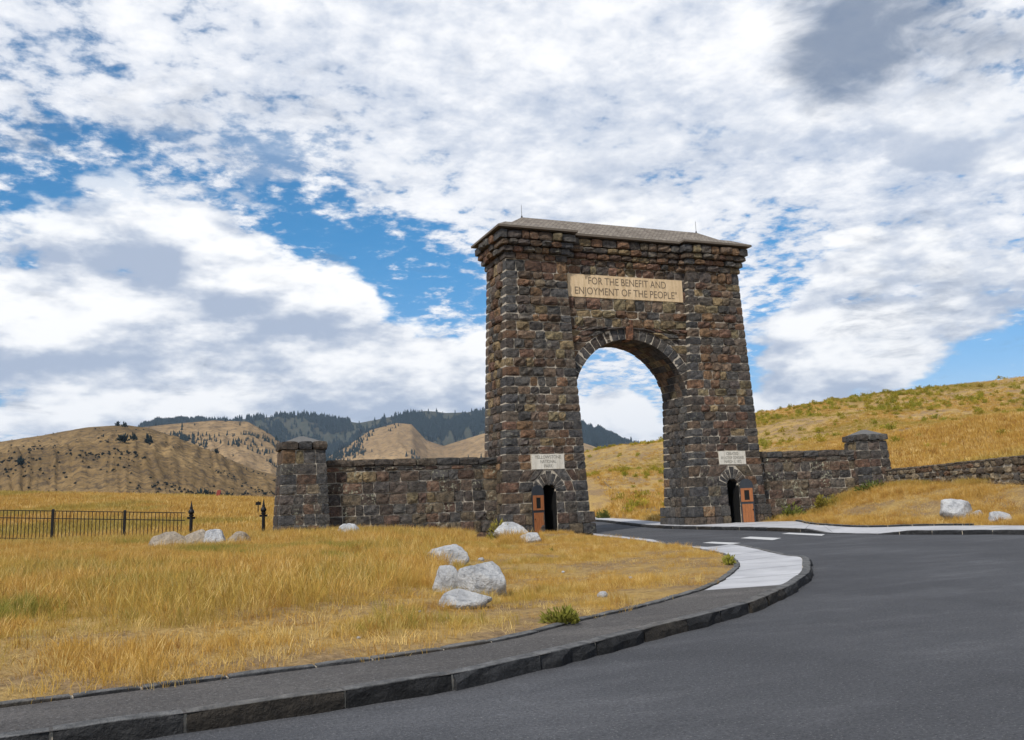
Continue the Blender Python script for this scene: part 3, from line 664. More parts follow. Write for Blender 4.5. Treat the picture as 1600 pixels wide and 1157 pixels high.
# doorways and doors
for cx, sg in DOORS:
    ringblocks(cx, 1.95, .335, .86, 9, 0., .07, .40, 'dark', 'door_voussoir', arch, 1, .10)
    b = MB(); b.box(cx-.325, cx+.325, 1.22, 1.28, -.05, 2.31); b.obj('doorway_shade_back', M['dark'], arch)  # near-black sheet, paints the shade at the back of the niche
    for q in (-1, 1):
        b = MB(); b.box(*sorted((cx+q*.300, cx+q*.328)), .12, 1.21, -.05, 2.31); b.obj('doorway_shade_side', M['dark'], arch)  # niche sides covered in near-black so the interior reads as shaded
        b = MB(); b.box(*sorted((cx+q*.302, cx+q*.352)), -.036, .118, -.05, 1.96); b.obj('doorway_shade_jamb', M['dark'], arch)  # near-black strip over the pale mortar edge, shade put in as colour
    b = MB(); b.box(cx-.298, cx+.298, .12, 1.21, -.05, .125); b.obj('doorway_shade_floor', M['dark'], arch)  # floor painted near-black, same interior shade
    # door leaf swung outwards, hinged on the outer jamb
    hx = cx-.335 if sg < 0 else cx+.335
    dr = obj('door', None, arch, (hx, -.13, .10)); ang_ = math.radians(180-168) if sg < 0 else math.radians(38)
    dr.rotation_euler = (0, 0, -ang_ if sg > 0 else ang_); s = sg    # leaf runs from the hinge along s*x
    lw = .64; top = 1.84
    b = MB(); P = [(0, 0), (s*lw, 0), (s*lw, top)]+[(s*(lw/2+lw/2*math.cos(t)), top+lw/2*math.sin(t)) for t in np.linspace(.2, math.pi-.2, 9)]+[(0, top)]
    n = len(P); b.add([(x, -.03, z) for x, z in P]+[(x, .03, z) for x, z in P], [tuple(range(n)), tuple(range(2*n-1, n-1, -1))]+[(i, (i+1) % n, n+(i+1) % n, n+i) for i in range(n)])
    b.obj('door_leaf', M['iron'], dr)
    def pan(name, x0, x1, z0, z1, mat, y0=-.055, y1=-.032):
        b = MB(); a, c = sorted((s*x0, s*x1)); b.box(a, c, y0, y1, z0, z1); b.obj(name, mat, dr)
    for k in range(4): pan('wood_plank', .06+k*.132, .06+k*.132+.124, .04, .93, M['wood'])
    pan('wood_stile', .03, .20, 1.04, 1.70, M['wood']); pan('wood_stile', .44, .61, 1.04, 1.70, M['wood']); pan('wood_rail', .205, .435, 1.04, 1.12, M['wood']); pan('wood_rail', .205, .435, 1.60, 1.70, M['wood'])
    pan('window', .205, .435, 1.125, 1.595, M['dark'], -.045, -.031)
    b = MB(); b.lathe((s*.56, -.09, .62), [(.008, 0), (.02, .01), (.02, .05), (.008, .06)], 8); b.obj('handle', M['black'], dr)
# ---- wing walls and pillars
def wall(name, A, B, ztop, thick, label, pal='mix', mean=.62, cop=.34, lo=.40, hi=.50, bat=.02, zb=None, lich=.9):
    A = np.array(A, float); B = np.array(B, float); T = (B-A)/np.linalg.norm(B-A); L = np.linalg.norm(B-A); Nn = np.array([T[1], -T[0]])
    if Nn @ (CAM[:2]-A) < 0: Nn = -Nn
    r = empty(name, (*(.5*(A+B)), 0), label=label, cat='wall'); ro = np.array([*(.5*(A+B)), 0.])
    zb = -.2 if zb is None else zb
    cs = [zb]
    while cs[-1] < ztop-cop-.2: cs.append(cs[-1]+random.uniform(lo, hi))
    cs[-1] = ztop-cop
    T3 = np.array([*T, 0]); N3 = np.array([*Nn, 0])
    fr = lambda z: (np.array([*A, 0.])-ro, T3, ez3-N3*bat, N3)
    off = lambda z: .14 if z < zb+.95 else 0
    pr = lambda z: random.uniform(.05, .16)
    st = lay(cs, lambda z: 0, lambda z: L, None, fr, mean, pr, pal, (None, None), off, lich)
    emit(st, r, 'stone', 290)
    bk = MB()
    c2 = lay(cs, lambda z: 0, lambda z: L, None, lambda z: (np.array([*A, 0.])-ro-N3*thick, T3, ez3+N3*bat, -N3), mean, pr, pal, (None, None), lambda z: 0, lich)
    for v, f, c, a in c2: bk.add(v, f, c)
    tag(bk.obj('rear_masonry', M['stone'], r), kind='stuff')
    # coping stones, long and dark, full depth
    t = 0
    while t < L-.15:
        l = min(random.uniform(.75, 1.25), L-t); l = l if L-t-l > .3 else L-t
        cor = [(t, ztop-cop), (t+l, ztop-cop), (t+l, ztop+random.uniform(-.02, .02)), (t, ztop+random.uniform(-.02, .02))]
        v, f = stone_geo(np.array([*A, 0.])-ro+N3*.02, T3, ez3, N3, cor, random.uniform(.07, .12), thick+.10, .015, .03)
        n0 = len(f); ce = v.mean(0); obj('coping_stone', mesh('coping_stone', v-ce, f, M['stone'], False, pick('dark', .3)), r, ce); t += l
    b = MB(); a0 = np.array([*A, 0.])-ro; P = []
    for zz, bt in ((zb, 0), (ztop-cop, bat*(ztop-cop))):
        for p, k in ((0, .03), (L, .03), (L, -thick-.03), (0, -thick-.03)): P.append(tuple(a0+T3*p+N3*(k-(bt if k > -.1 else -bt))+ez3*zz))
    b.hexa(P); b.obj('mortar_core', M['mortar'], r)
    return r
def pillar(name, cx, cy, w, z0, zc, label, rot=0., bat=.05):
    r = empty(name, (cx, cy, 0), label=label, cat='pillar'); r.rotation_euler = (0, 0, rot)
    cs = [z0]
    while cs[-1] < zc-.25: cs.append(cs[-1]+random.uniform(.36, .46))
    cs[-1] = zc; st = []
    hw = lambda z: w/2-bat*(z-z0)
    off = lambda z: .08 if z < z0+.5 else 0
    pr = lambda z: random.uniform(.04, .10)
    for k in range(4):
        a = k*math.pi/2; U = np.array([math.cos(a), math.sin(a), 0]); Nn = np.array([math.sin(a), -math.cos(a), 0])
        fr = lambda z: (Nn*(w/2+bat*z0), U, ez3-Nn*bat, Nn)
        if k % 2 == 0: st += lay(cs, lambda z: -hw(z), hw, None, fr, .52, pr, 'mix', (lambda c: .34, lambda c: .34), off, .5)
        else: st += lay(cs, lambda z: -hw(z)+.33, lambda z: hw(z)-.33, None, fr, .5, pr, 'mix', (None, None), off, .5)
    emit(st, r, 'stone', 280)
    b = MB(); h0, h1_ = hw(z0)+.02, hw(zc)+.02; b.hexa([(-h0, -h0, z0-.3), (h0, -h0, z0-.3), (h0, h0, z0-.3), (-h0, h0, z0-.3), (-h1_, -h1_, zc), (h1_, -h1_, zc), (h1_, h1_, zc), (-h1_, h1_, zc)]); b.obj('mortar_core', M['mortar'], r)
    # cap: ring of long blocks, then a low pyramid
    ht = hw(zc)+.10
    for k in range(4):
        a = k*math.pi/2; U = np.array([math.cos(a), math.sin(a), 0]); Nn = np.array([math.sin(a), -math.cos(a), 0])
        ed_ = ht if k % 2 == 0 else ht-.42; cut = [-ed_, -ed_*.3+random.uniform(-.1, .1), ed_*.35, ed_]
        for q in range(3):
            v, f = stone_geo(Nn*ht, U, ez3, Nn, [(cut[q], zc), (cut[q+1], zc), (cut[q+1], zc+.37), (cut[q], zc+.37)], random.uniform(.06, .1), .45, .015, .05)
            ce = v.mean(0); obj('cap_stone', mesh('cap_stone', v-ce, f, M['stone'], False, pick('dark', .2)), r, ce)
    b = MB(); frustum(b, -ht+.03, ht-.03, -ht+.03, ht-.03, zc+.30, -.10, .10, -.10, .10, zc+.62)
    b.obj('cap_top', m_plain('cap_mortar', (.115, .112, .108)), r)
    return r
WA = (-6.95, 1.02); WB = (-14.75, 1.02)
wall('wing_wall', WA, WB, 3.63, .9, 'long coursed basalt wing wall joining the tower with the open left-swung door', zb=-.15)
pillar('wall_pillar', -15.78, 1.25, 2.08, .1, 4.02, 'square basalt pillar with pyramid cap beside the iron gate posts')
RA = (6.9, .55); RB = (12.6, -.55)
wall('wing_wall', RA, RB, 3.63, .9, 'short lichen spotted basalt wing wall half buried by the grass bank', zb=-.15, lich=1.6)
pillar('wall_pillar', 13.30, -.55, 1.78, .6, 4.00, 'square basalt pillar with pyramid cap between wing wall and rubble wall', rot=-.22)
# low rubble wall climbing the bank
def rubble(label):
    A = [np.array([13.9, -1.3]), np.array([13.6, -4.2]), np.array([12.8, -8.0]), np.array([11.9, -11.4]), np.array([11.2, -16.0])]
    A = catmull(A, .2); s = np.r_[0, np.cumsum(np.linalg.norm(np.diff(A, axis=0), axis=1))]
    at = lambda q: np.array([np.interp(q, s, A[:, 0]), np.interp(q, s, A[:, 1])])
    r = empty('rubble_wall', (*A[0], h1(*A[0])), label=label, cat='wall'); ro = np.array([*A[0], h1(*A[0])]); st = []; core = MB()
    base = lambda q: h1(*at(q)); zt = lambda q: np.interp(q, [0, s[-1]*.72, s[-1]], [2.52, 2.72, 2.80])
    rows = 4
    for side_ in (1, -1):
        for k in range(rows):
            t = random.uniform(-.2, 0)
            while t < s[-1]-.2:
                l = random.uniform(.26, .62); q0, q1 = max(t, 0), min(t+l, s[-1]); qm = .5*(q0+q1); t += l
                T = at(min(qm+.1, s[-1]))-at(max(qm-.1, 0)); T /= np.linalg.norm(T); Nn = np.array([T[1], -T[0]]); Nn = Nn if Nn @ (CAM[:2]-at(qm)) > 0 else -Nn; Nn = Nn*side_
                b0, tp = base(qm)-.15, zt(qm)-.10; z0 = b0+(tp-b0)*k/rows+random.uniform(-.04, .04); z1 = b0+(tp-b0)*(k+1)/rows+random.uniform(-.04, .04)
                T3 = np.array([*T, 0]); N3 = np.array([*Nn, 0]); O = np.array([*at(qm), 0.])+N3*.27-ro; hl = (q1-q0)/2
                j = lambda a=.05: random.uniform(-a, a)
                cor = [(-hl+j(), z0+j(.03)), (hl+j(), z0+j(.03)), (hl+j(), z1+j(.03)), (-hl+j(), z1+j(.03))]
                v, f = stone_geo(O, T3, ez3, N3, cor, random.uniform(.05, .15), .2, .02, .07); st.append((v, f, pick('rub', .5), (1 if side_ > 0 else .001)*hl*(z1-z0)))
    emit(st, r, 'stone', 230, 'rear_masonry')
    t = 0
    while t < s[-1]-.3:
        l = random.uniform(.5, .95); q1 = min(t+l, s[-1]); qm = .5*(t+q1); T = at(q1)-at(t); T /= np.linalg.norm(T); Nn = np.array([T[1], -T[0]]); Nn = Nn if Nn @ (CAM[:2]-at(qm)) > 0 else -Nn
        T3 = np.array([*T, 0]); N3 = np.array([*Nn, 0]); O = np.array([*at(qm), 0.])+N3*.30-ro; hl = (q1-t)/2; z1 = zt(qm)
        v, f = stone_geo(O, T3, ez3, N3, [(-hl, z1-.13), (hl, z1-.13), (hl, z1+random.uniform(-.02, .02)), (-hl, z1)], .05, .62, .012, .03)
        ce = v.mean(0); obj('coping_stone', mesh('coping_stone', v-ce, f, M['stone'], False, (*np.array([.15, .125, .10])*random.uniform(.7, 1.2), .2)), r, ce); t = q1
    v = []; m_ = 40; Q = np.linspace(.05, s[-1]-.05, m_)
    for q in Q:
        T = at(min(q+.1, s[-1]))-at(max(q-.1, 0)); T /= np.linalg.norm(T); Nn = np.array([T[1], -T[0]])
        for k, z in ((.26, base(q)-.3), (.26, zt(q)-.1), (-.26, zt(q)-.1), (-.26, base(q)-.3)): v.append((*(at(q)+Nn*k-ro[:2]), z-ro[2]))
    f = [(i*4+k, i*4+(k+1) % 4, (i+1)*4+(k+1) % 4, (i+1)*4+k) for i in range(m_-1) for k in range(4)]+[(3, 2, 1, 0), tuple(4*(m_-1)+k for k in range(4))]
    obj('mortar_core', mesh('mortar_core', v, f, M['mortar']), r)
rubble('low irregular rubble wall running up the grass bank from the pillar')
# ------------------------------------------------------------------ boulders
import bmesh
def pixel_m(P): return F_PX/max(1., (np.asarray(P)-CAM) @ FW)
def boulder(P, w, d, h, seed, label, name='boulder', flat=9, sink=.18, rz=0., sub=4, cat='boulder', group=None, tilt=0., mat='granite'):
    r = np.random.default_rng(seed); bm = bmesh.new(); bmesh.ops.create_icosphere(bm, subdivisions=sub, radius=1.)
    V = np.array([v.co[:] for v in bm.verts])
    for k in range(flat):
        n = r.normal(size=3); n[2] = abs(n[2])*.8+.05; n /= np.linalg.norm(n); c = r.uniform(.55, .86); t = V @ n; V = V-np.outer(np.maximum(t-c, 0)*.96, n)
    o = r.uniform(0, 90, 3); rad = np.linalg.norm(V, axis=1, keepdims=True)
    nz = (fbm(V[:, 0]*1.6+o[0]+V[:, 2]*.9, V[:, 1]*1.6+o[1]-V[:, 2]*1.1, 5)-.5)*.30+(fbm(V[:, 0]*5+o[2], V[:, 1]*5+V[:, 2]*5, 4)-.5)*.12
    V = V*(1+nz[:, None]); V = V/np.array([np.ptp(V[:, 0])/2, np.ptp(V[:, 1])/2, np.ptp(V[:, 2])/2])
    V = V*np.array([w/2, d/2, h/2*(1+sink)])
    if tilt: c_, s_ = math.cos(tilt), math.sin(tilt); V = np.stack([V[:, 0]*c_-V[:, 2]*s_, V[:, 1], V[:, 0]*s_+V[:, 2]*c_], 1)
    V[:, 2] += h/2*(1-sink)
    F = [tuple(v.index for v in f.verts) for f in bm.faces]; bm.free()
    ob = obj(name, mesh(name, V, F, M[mat], True), None, P); ob.rotation_euler = (0, 0, rz-YAW); tag(ob, label, cat, group); return ob
BL = [(702, 884, 66, 33, 3, 'angular pale boulder with a green lichen patch, standing alone in the straw', 9, 0.),
      (697, 926, 46, 40, 8, 'round grey-white boulder leaning on the largest of the three clustered boulders', 4, 0.),
      (757, 932, 80, 56, 14, 'largest domed white boulder of the cluster of three in the lawn', 8, 0.),
      (727, 951, 86, 30, 21, 'long flat white boulder lying in front of the boulder cluster', 6, .06),
      (803, 843, 62, 26, 33, 'long whitish boulder lying at the foot of the tower by the doorway', 7, -.08),
      (831, 849, 36, 16, 38, 'small grey boulder in front of the open wooden door', 5, 0.),
      (1497, 813, 58, 30, 41, 'streaked grey boulder on the bank above the kerb', 6, -.22),
      (1527, 808, 18, 10, 47, 'small dark grey stone touching the streaked boulder on the bank', 4, 0.),
      (1561, 816, 40, 16, 52, 'low flat grey boulder beside the streaked boulder on the bank', 6, 0.)]
for u, v, w, h, sdn, lab, fl, tl in BL:
    P = hit(u, v); k = pixel_m(P); boulder(P, w/k, w/k*.8, h/k*1.05, sdn, lab, flat=fl, tilt=tl)
for (u, w, h, sdn), lab in zip([(267, 66, 40, 61), (303, 54, 44, 64), (337, 44, 40, 67), (373, 52, 34, 70)],
                         ['rounded brownish boulder sunk in tall grass behind the iron fence end', 'humped pale boulder between two others in the tall grass row', 'bright white faced boulder in the tall grass row', 'low pale boulder nearest the stone pillar in the tall grass row']):
    P = along(u, 29.); k = pixel_m(P); boulder(P, w/k*1.05, w/k*.8, h/k*.78, sdn, lab.replace('nearest', 'closest to'), flat=6, sink=.55, mat='granite' if 'bright' in lab else 'tangranite')
P = along(545, 34.); boulder(P, .9, .7, .62, 75, 'half hidden pale stone in tall grass below the wing wall', flat=5)
for j, (u, v, w) in enumerate([(752, 877, 10), (942, 934, 17), (655, 958, 7), (700, 968, 6), (880, 897, 6), (985, 905, 7), (560, 1000, 7)]):
    P = hit(u, v); k = pixel_m(P); boulder(P, w/k, w/k*.8, w/k*.55, 90+j, ['round pale stone just beyond the lichen patched boulder', 'flat pale stone alone on bare soil near the walkway edging', 'small loose stone in straw just before the long flat boulder', 'tiny loose stone on soil between the flat boulder and the walk', 'small loose stone on bare straw midway from boulders to concrete walk', 'small loose stone on bare straw close to the concrete walk bend', 'tiny stone in the grass near the asphalt walk'][j], name='loose_stone', flat=5, sub=2, cat='stone', group='loose stones on the lawn')
# ------------------------------------------------------------------ iron fence and gate posts
A = along(84, 38.); B = along(290, 38.); T = (B-A)[:2]/np.linalg.norm((B-A)[:2]); step_ = np.linalg.norm((B-A)[:2])*112/206
fn = empty('iron_fence', A, label='low black iron picket fence standing in tall golden grass', cat='fence')
ang_f = math.atan2(T[1], T[0]); end = np.linalg.norm((B-A)[:2]); start = -2.6*step_
fz = lambda q: .98*h1(A[0]+T[0]*q, A[1]+T[1]*q)
sl_ = (1.62-1.90)/end                                  # rails fall slightly towards the gate
topz = lambda q: 1.90-A[2]+sl_*q
def bar(name, q0, q1, z0, z1, th):
    b = MB(); P = []
    for zo in (0, th):
        for q, y in ((q0, -th/2), (q1, -th/2), (q1, th/2), (q0, th/2)):
            P.append((T[0]*q-T[1]*y, T[1]*q+T[0]*y, (z0 if q == q0 else z1)+zo))
    b.hexa(P); b.obj(name, M['black'], fn)
me_p = None
b = MB(); b.box(-.011, .011, -.011, .011, -1.5, 0); me_p = b.mesh('picket', M['black'])
b = MB(); b.box(-.045, .045, -.045, .045, -1.6, .03); b.add([(-.055, -.055, .03), (.055, -.055, .03), (.055, .055, .03), (-.055, .055, .03), (0, 0, .075)], [(3, 2, 1, 0), (0, 1, 4), (1, 2, 4), (2, 3, 4), (3, 0, 4)]); me_q = b.mesh('post', M['black'])
for k in range(-2, 2):
    o = obj('post', me_q, fn, (T[0]*k*step_, T[1]*k*step_, topz(k*step_))); o.rotation_euler = (0, 0, ang_f)
for nm, dz in (('top_rail', -.035), ('middle_rail', -.345), ('bottom_rail', -1.18)): bar(nm, start, end, topz(start)+dz, topz(end)+dz, .034)
q = start
while q < end-.05:
    o = obj('picket', me_p, fn, (T[0]*q, T[1]*q, topz(q)-.012)); o.rotation_euler = (0, 0, ang_f); q += .1555
def gatepost(u, dep, top, lab):
    P = along(u, dep); hgt = top-P[2]
    r = empty('gate_post', P, label=lab, cat='gate post', group='iron gate posts')
    b = MB(); b.lathe((0, 0, -.3), [(.085, 0), (.085, .55), (.07, .6), (.065, hgt-.35), (.10, hgt-.32), (.10, hgt-.27)], 10); b.obj('shaft', M['black'], r)
    b = MB(); b.lathe((0, 0, hgt-.57), [(.06, 0), (.115, .06), (.125, .12), (.09, .19), (.055, .24), (.065, .27), (.045, .33), (.022, .48), (.004, .57)], 10); b.obj('finial', M['black'], r, True)
    b = MB(); b.box(-.16, .16, -.025, .025, hgt-.75, hgt-.66); b.obj('hinge_bracket', M['black'], r)
gatepost(299.5, 38., 2.09, 'black iron gate post with spear finial at the end of the picket fence')
gatepost(412, 38.2, 2.07, 'black iron gate post with spear finial close to the stone pillar')
# small signs and a shed roof far off in the field
P = along(403.5, 60); r = empty('small_sign', P, label='small dark sign on a post in the field behind the gate post', cat='sign')
zt = CAM[2]+(799.5-784)*60/F_PX
b = MB(); b.box(-.03, .03, -.03, .03, -.2, zt-P[2]); b.obj('post', M['black'], r); b = MB(); b.box(-.17, .17, -.05, -.03, zt-P[2]-.26, zt-P[2]-.05); b.obj('board', M['black'], r)
P = along(341, 82); zt = CAM[2]+(801.8-767)*82/F_PX; r = empty('red_sign', P, label='small leaning red sign at the far edge of the field', cat='sign')
b = MB(); b.box(-.03, .03, -.03, .03, -.2, zt-P[2]-.2); b.obj('post', M['black'], r); b = MB(); b.hexa([(-.22, -.06, zt-P[2]-.55), (.14, -.06, zt-P[2]-.48), (.14, -.03, zt-P[2]-.48), (-.22, -.03, zt-P[2]-.55), (-.10, -.06, zt-P[2]-.02), (.22, -.06, zt-P[2]), (.22, -.03, zt-P[2]), (-.10, -.03, zt-P[2]-.02)]); b.obj('board', M['red'], r)
P = along(35, 100); zt = CAM[2]+(813-773.5)*100/F_PX; r = empty('shed', (P[0], P[1], P[2]), label='low shed with a pale metal roof just showing behind the field', cat='shed'); r.rotation_euler = (0, 0, -YAW+.3)
b = MB(); b.box(-1.1, 1.1, -.8, .8, -.3, zt-P[2]-.3); b.obj('wall', M['tan'], r); b = MB(); frustum(b, -1.3, 1.3, -1., 1., zt-P[2]-.3, -1.3, 1.3, -.05, .05, zt-P[2]+.12); b.obj('roof', M['white'], r)
# ------------------------------------------------------------------ hills and mountains beyond the valley
def slope_of(u, v): d = ray(u, v); return d[2]/math.hypot(d[0], d[1])
def layer(name, sky_, dn_, df_, z0, amp, mat, seed, gul=.0, ustep=3., rows=60, u0=-330, u1=1300, p=.8):
    us = np.arange(u0, u1, ustep); vs = np.interp(us, [a for a, b in sky_], [b for a, b in sky_])
    dirs = np.array([ray(u, 790)[:2] for u in us]); dirs /= np.linalg.norm(dirs, axis=1)[:, None]
    zr = CAM[2]+np.array([slope_of(u, v) for u, v in zip(us, vs)])*df_
    t = np.r_[np.linspace(0, 1, rows), 1.06, 1.2, 1.5]; TT, UU = np.meshgrid(t, us, indexing='ij')
    R = dn_+(df_-dn_)*TT; Xx = CAM[0]+dirs[None, :, 0]*R; Yy = CAM[1]+dirs[None, :, 1]*R
    base = z0+(zr[None, :]-z0)*np.where(TT <= 1, np.clip(TT, 0, 1)**p, 1-(TT-1)*1.5)
    L = df_*.12; env = np.sin(np.pi*np.clip(TT, 0, 1))**.8*.9+.02
    n_ = (fbm(Xx/L+seed, Yy/L+seed*2, 6, .52)-.5)*2
    g_ = np.abs(fbm(UU/17.+TT*3.+seed+1.4*vnoise(UU/60, TT*5), TT*1.4, 4)-.5)*2
    Zz = base+amp*n_*env-gul*amp*(.35-g_)*env*1.3
    ng = len(t); nu = len(us); I = np.arange(ng*nu).reshape(ng, nu)
    Q = np.stack([I[:-1, :-1], I[:-1, 1:], I[1:, 1:], I[1:, :-1]], -1).reshape(-1, 4)
    o = obj(name, fast_mesh(name, np.stack([Xx.ravel(), Yy.ravel(), Zz.ravel()], 1), Q, mat)); tag(o, kind='structure')
    return dict(X=Xx, Y=Yy, Z=Zz, T=TT, U=UU, R=R)
tanst = [(.34, (.14, .095, .055)), (.5, (.25, .17, .09)), (.66, (.36, .25, .135))]
brown = [(.34, (.095, .066, .036)), (.5, (.195, .130, .062)), (.66, (.32, .215, .10))]
frst = [(.34, (.034, .042, .036)), (.58, (.065, .064, .048)), (.74, (.30, .22, .15))]
Lf = layer('mountain', [(-330, 760), (120, 720), (205, 678), (240, 663), (300, 659), (380, 655), (440, 650), (475, 648), (520, 655), (560, 661), (620, 650), (668, 642), (700, 645), (735, 644), (760, 640), (850, 640), (905, 660), (940, 676), (978, 695), (1060, 720), (1300, 740)], 2300, 3400, -25, 150, m_mount('mountain_side', frst, (.035, .048, .038), .0022, (.50, .62)), 3., .6, rows=90)
Lt = layer('foothill', [(-330, 800), (400, 760), (500, 722), (545, 696), (580, 672), (622, 661), (645, 663), (668, 688), (695, 697), (730, 686), (760, 677), (850, 670), (1000, 720), (1300, 760)], 1500, 2050, -25, 34, m_mount('foothill_grass', tanst, (.13, .095, .06), .004, (.5, .62)), 11., .3)
Lm = layer('brown_hill', [(-330, 700), (100, 690), (215, 668), (250, 664), (330, 657), (385, 659), (420, 678), (436, 690), (480, 725), (560, 765), (700, 800), (1300, 800)], 950, 1500, -25, 30, m_mount('brown_hill_grass', tanst, (.10, .075, .05), .005, (.48, .62)), 19., .35)
Lb = layer('brown_hill', [(-330, 720), (-100, 702), (0, 690), (60, 681), (130, 668), (190, 664), (228, 669), (262, 680), (300, 694), (345, 713), (400, 735), (440, 744), (520, 770), (640, 800), (1300, 810)], 300, 820, -14, 15, m_mount('brown_hill_scrub', brown, (.070, .054, .040), .010, (.46, .60)), 29., .30, rows=90, p=.72)
# ------------------------------------------------------------------ scattering
PROTO = bpy.data.collections
def protos(name, meshes):
    c = bpy.data.collections.new(name)
    for i, me in enumerate(meshes): o = bpy.data.objects.new(f'{name}_{i}', me); c.objects.link(o)
    return c
def scatter(name, pts, rot, scl, tint, coll, label, kind='stuff', parent=None):
    n = len(pts); me = bpy.data.meshes.new(name); me.vertices.add(n); me.vertices.foreach_set('co', np.asarray(pts, np.float32).ravel())
    for an, ty, key, dat in (('rot', 'FLOAT_VECTOR', 'vector', rot), ('scl', 'FLOAT_VECTOR', 'vector', scl), ('tint', 'FLOAT', 'value', tint), ('pick', 'INT', 'value', RG.integers(0, len(coll.objects), n))):
        a = me.attributes.new(an, ty, 'POINT'); a.data.foreach_set(key, np.ascontiguousarray(dat, np.int32 if ty == 'INT' else np.float32).ravel())
    o = obj(name, me, parent); tag(o, label, kind=kind)
    ng = bpy.data.node_groups.new(name, 'GeometryNodeTree'); ng.interface.new_socket('Geometry', in_out='INPUT', socket_type='NodeSocketGeometry'); ng.interface.new_socket('Geometry', in_out='OUTPUT', socket_type='NodeSocketGeometry')
    N = ng.nodes; L = ng.links; gi = N.new('NodeGroupInput'); go = N.new('NodeGroupOutput'); ip = N.new('GeometryNodeInstanceOnPoints'); ci = N.new('GeometryNodeCollectionInfo')
    ci.inputs['Collection'].default_value = coll; ci.inputs['Separate Children'].default_value = True; ci.inputs['Reset Children'].default_value = True; ip.inputs['Pick Instance'].default_value = True
    def na(nm, ty): x = N.new('GeometryNodeInputNamedAttribute'); x.data_type = ty; x.inputs['Name'].default_value = nm; return x.outputs['Attribute']
    L.new(gi.outputs[0], ip.inputs['Points']); L.new(ci.outputs[0], ip.inputs['Instance']); L.new(na('pick', 'INT'), ip.inputs['Instance Index'])
    e = N.new('FunctionNodeEulerToRotation'); L.new(na('rot', 'FLOAT_VECTOR'), e.inputs[0]); L.new(e.outputs[0], ip.inputs['Rotation']); L.new(na('scl', 'FLOAT_VECTOR'), ip.inputs['Scale'])
    st = N.new('GeometryNodeStoreNamedAttribute'); st.data_type = 'FLOAT'; st.domain = 'INSTANCE'; st.inputs['Name'].default_value = 'tint'
    L.new(ip.outputs[0], st.inputs['Geometry']); L.new(na('tint', 'FLOAT'), st.inputs['Value']); L.new(st.outputs[0], go.inputs[0])
    md = o.modifiers.new('scatter', 'NODES'); md.node_group = ng; return o
def clump(name, nb, h0, h1v, spread, wid, bend, mat, head=0., seg=3, seed=0):
    r = np.random.default_rng(seed); v = []; f = []
    for k in range(nb):
        a, rr = r.uniform(0, 2*math.pi), spread*math.sqrt(r.random()); bx, by = rr*math.cos(a), rr*math.sin(a)
        la = a+r.normal()*.8; h = r.uniform(h0, h1v); bd = bend*h*r.uniform(.2, 1.2); fa = r.uniform(0, math.pi); w = wid*r.uniform(.6, 1.3); b = len(v)
        for s_ in range(seg+1):
            t = s_/seg; ww = w*(1-t*.85)
            if head and s_ == seg-1: ww = w*head
            cx, cy, z = bx+math.cos(la)*bd*t*t, by+math.sin(la)*bd*t*t, h*(t-.12*bend*t*t)
            v += [(cx-math.cos(fa)*ww/2, cy-math.sin(fa)*ww/2, z-.02*(s_ == 0)), (cx+math.cos(fa)*ww/2, cy+math.sin(fa)*ww/2, z-.02*(s_ == 0))]
            if s_: f.append((b+2*s_-2, b+2*s_-1, b+2*s_+1, b+2*s_))
    return mesh(name, v, f, mat, True)
def bush(name, n, rad_, h, leaf, mat, seed):
    r = np.random.default_rng(seed); v = []; f = []
    for k in range(n):
        a = r.uniform(0, 2*math.pi); e = math.acos(r.uniform(.05, 1)); L_ = r.uniform(.55, 1.)*(.8+.35*math.sin(3*a+seed)); d = np.array([math.sin(e)*math.cos(a)*rad_, math.sin(e)*math.sin(a)*rad_, math.cos(e)*h])*L_
        p = d; q = p+np.array([d[0]*.25, d[1]*.25, abs(d[2])*.2+leaf*.8])+r.normal(size=3)*leaf*.35; s_ = np.cross(q-p, r.normal(size=3)); s_ = s_/(np.linalg.norm(s_)+1e-9)*leaf*.28
        b = len(v); v += [tuple(p), tuple(.5*(p+q)+s_), tuple(q), tuple(.5*(p+q)-s_)]; f.append((b, b+1, b+2, b+3))
    return mesh(name, v, f, mat, False)
tall = protos('tall_clump', [clump('tall_clump', 38, .12, .40, .15, .0055, .45, M['grass'], 1.5, seed=i) for i in range(6)])
short = protos('short_clump', [clump('short_clump', 30, .03, .12, .17, .006, 1.1, M['grass'], seed=20+i) for i in range(4)])
stalk = protos('stalk_clump', [clump('stalk_clump', 13, .30, .62, .16, .0042, .38, M['grass'], 2.4, seg=4, seed=100+i) for i in range(5)])
far_ = protos('far_clump', [clump('far_clump', 26, .12, .40, .34, .026, .45, M['grass'], 1.3, seg=2, seed=40+i) for i in range(4)])
brushp = protos('brush_clump', [bush('brush_clump', 150, .42, .50, .13, M['brush'], 60+i) for i in range(4)])
def wedge(n, a0, a1, d0_, d1_, power=1.):
    a = RG.uniform(a0, a1, n); d = d0_+(d1_-d0_)*RG.random(n)**power; l = a*d
    return CAM[0]+l*math.cos(YAW)+d*math.sin(YAW), CAM[1]-l*math.sin(YAW)+d*math.cos(YAW), a, d
def inbox(x, y):                                        # under a tower, wall or pillar
    k = (np.abs(x) > 2.6) & (np.abs(x) < 7.3) & (y > -.35) & (y < 3.0)
    k |= (x < -6.8) & (x > -17.1) & (y > .75) & (y < 2.2); k |= (x < -14.5) & (x > -17.1) & (y > 0) & (y < 2.5)
    yy = .55-1.1*(x-6.9)/5.7; k |= (x > 6.9) & (x < 14.6) & (y > yy-.15) & (y < yy+1.1); return k
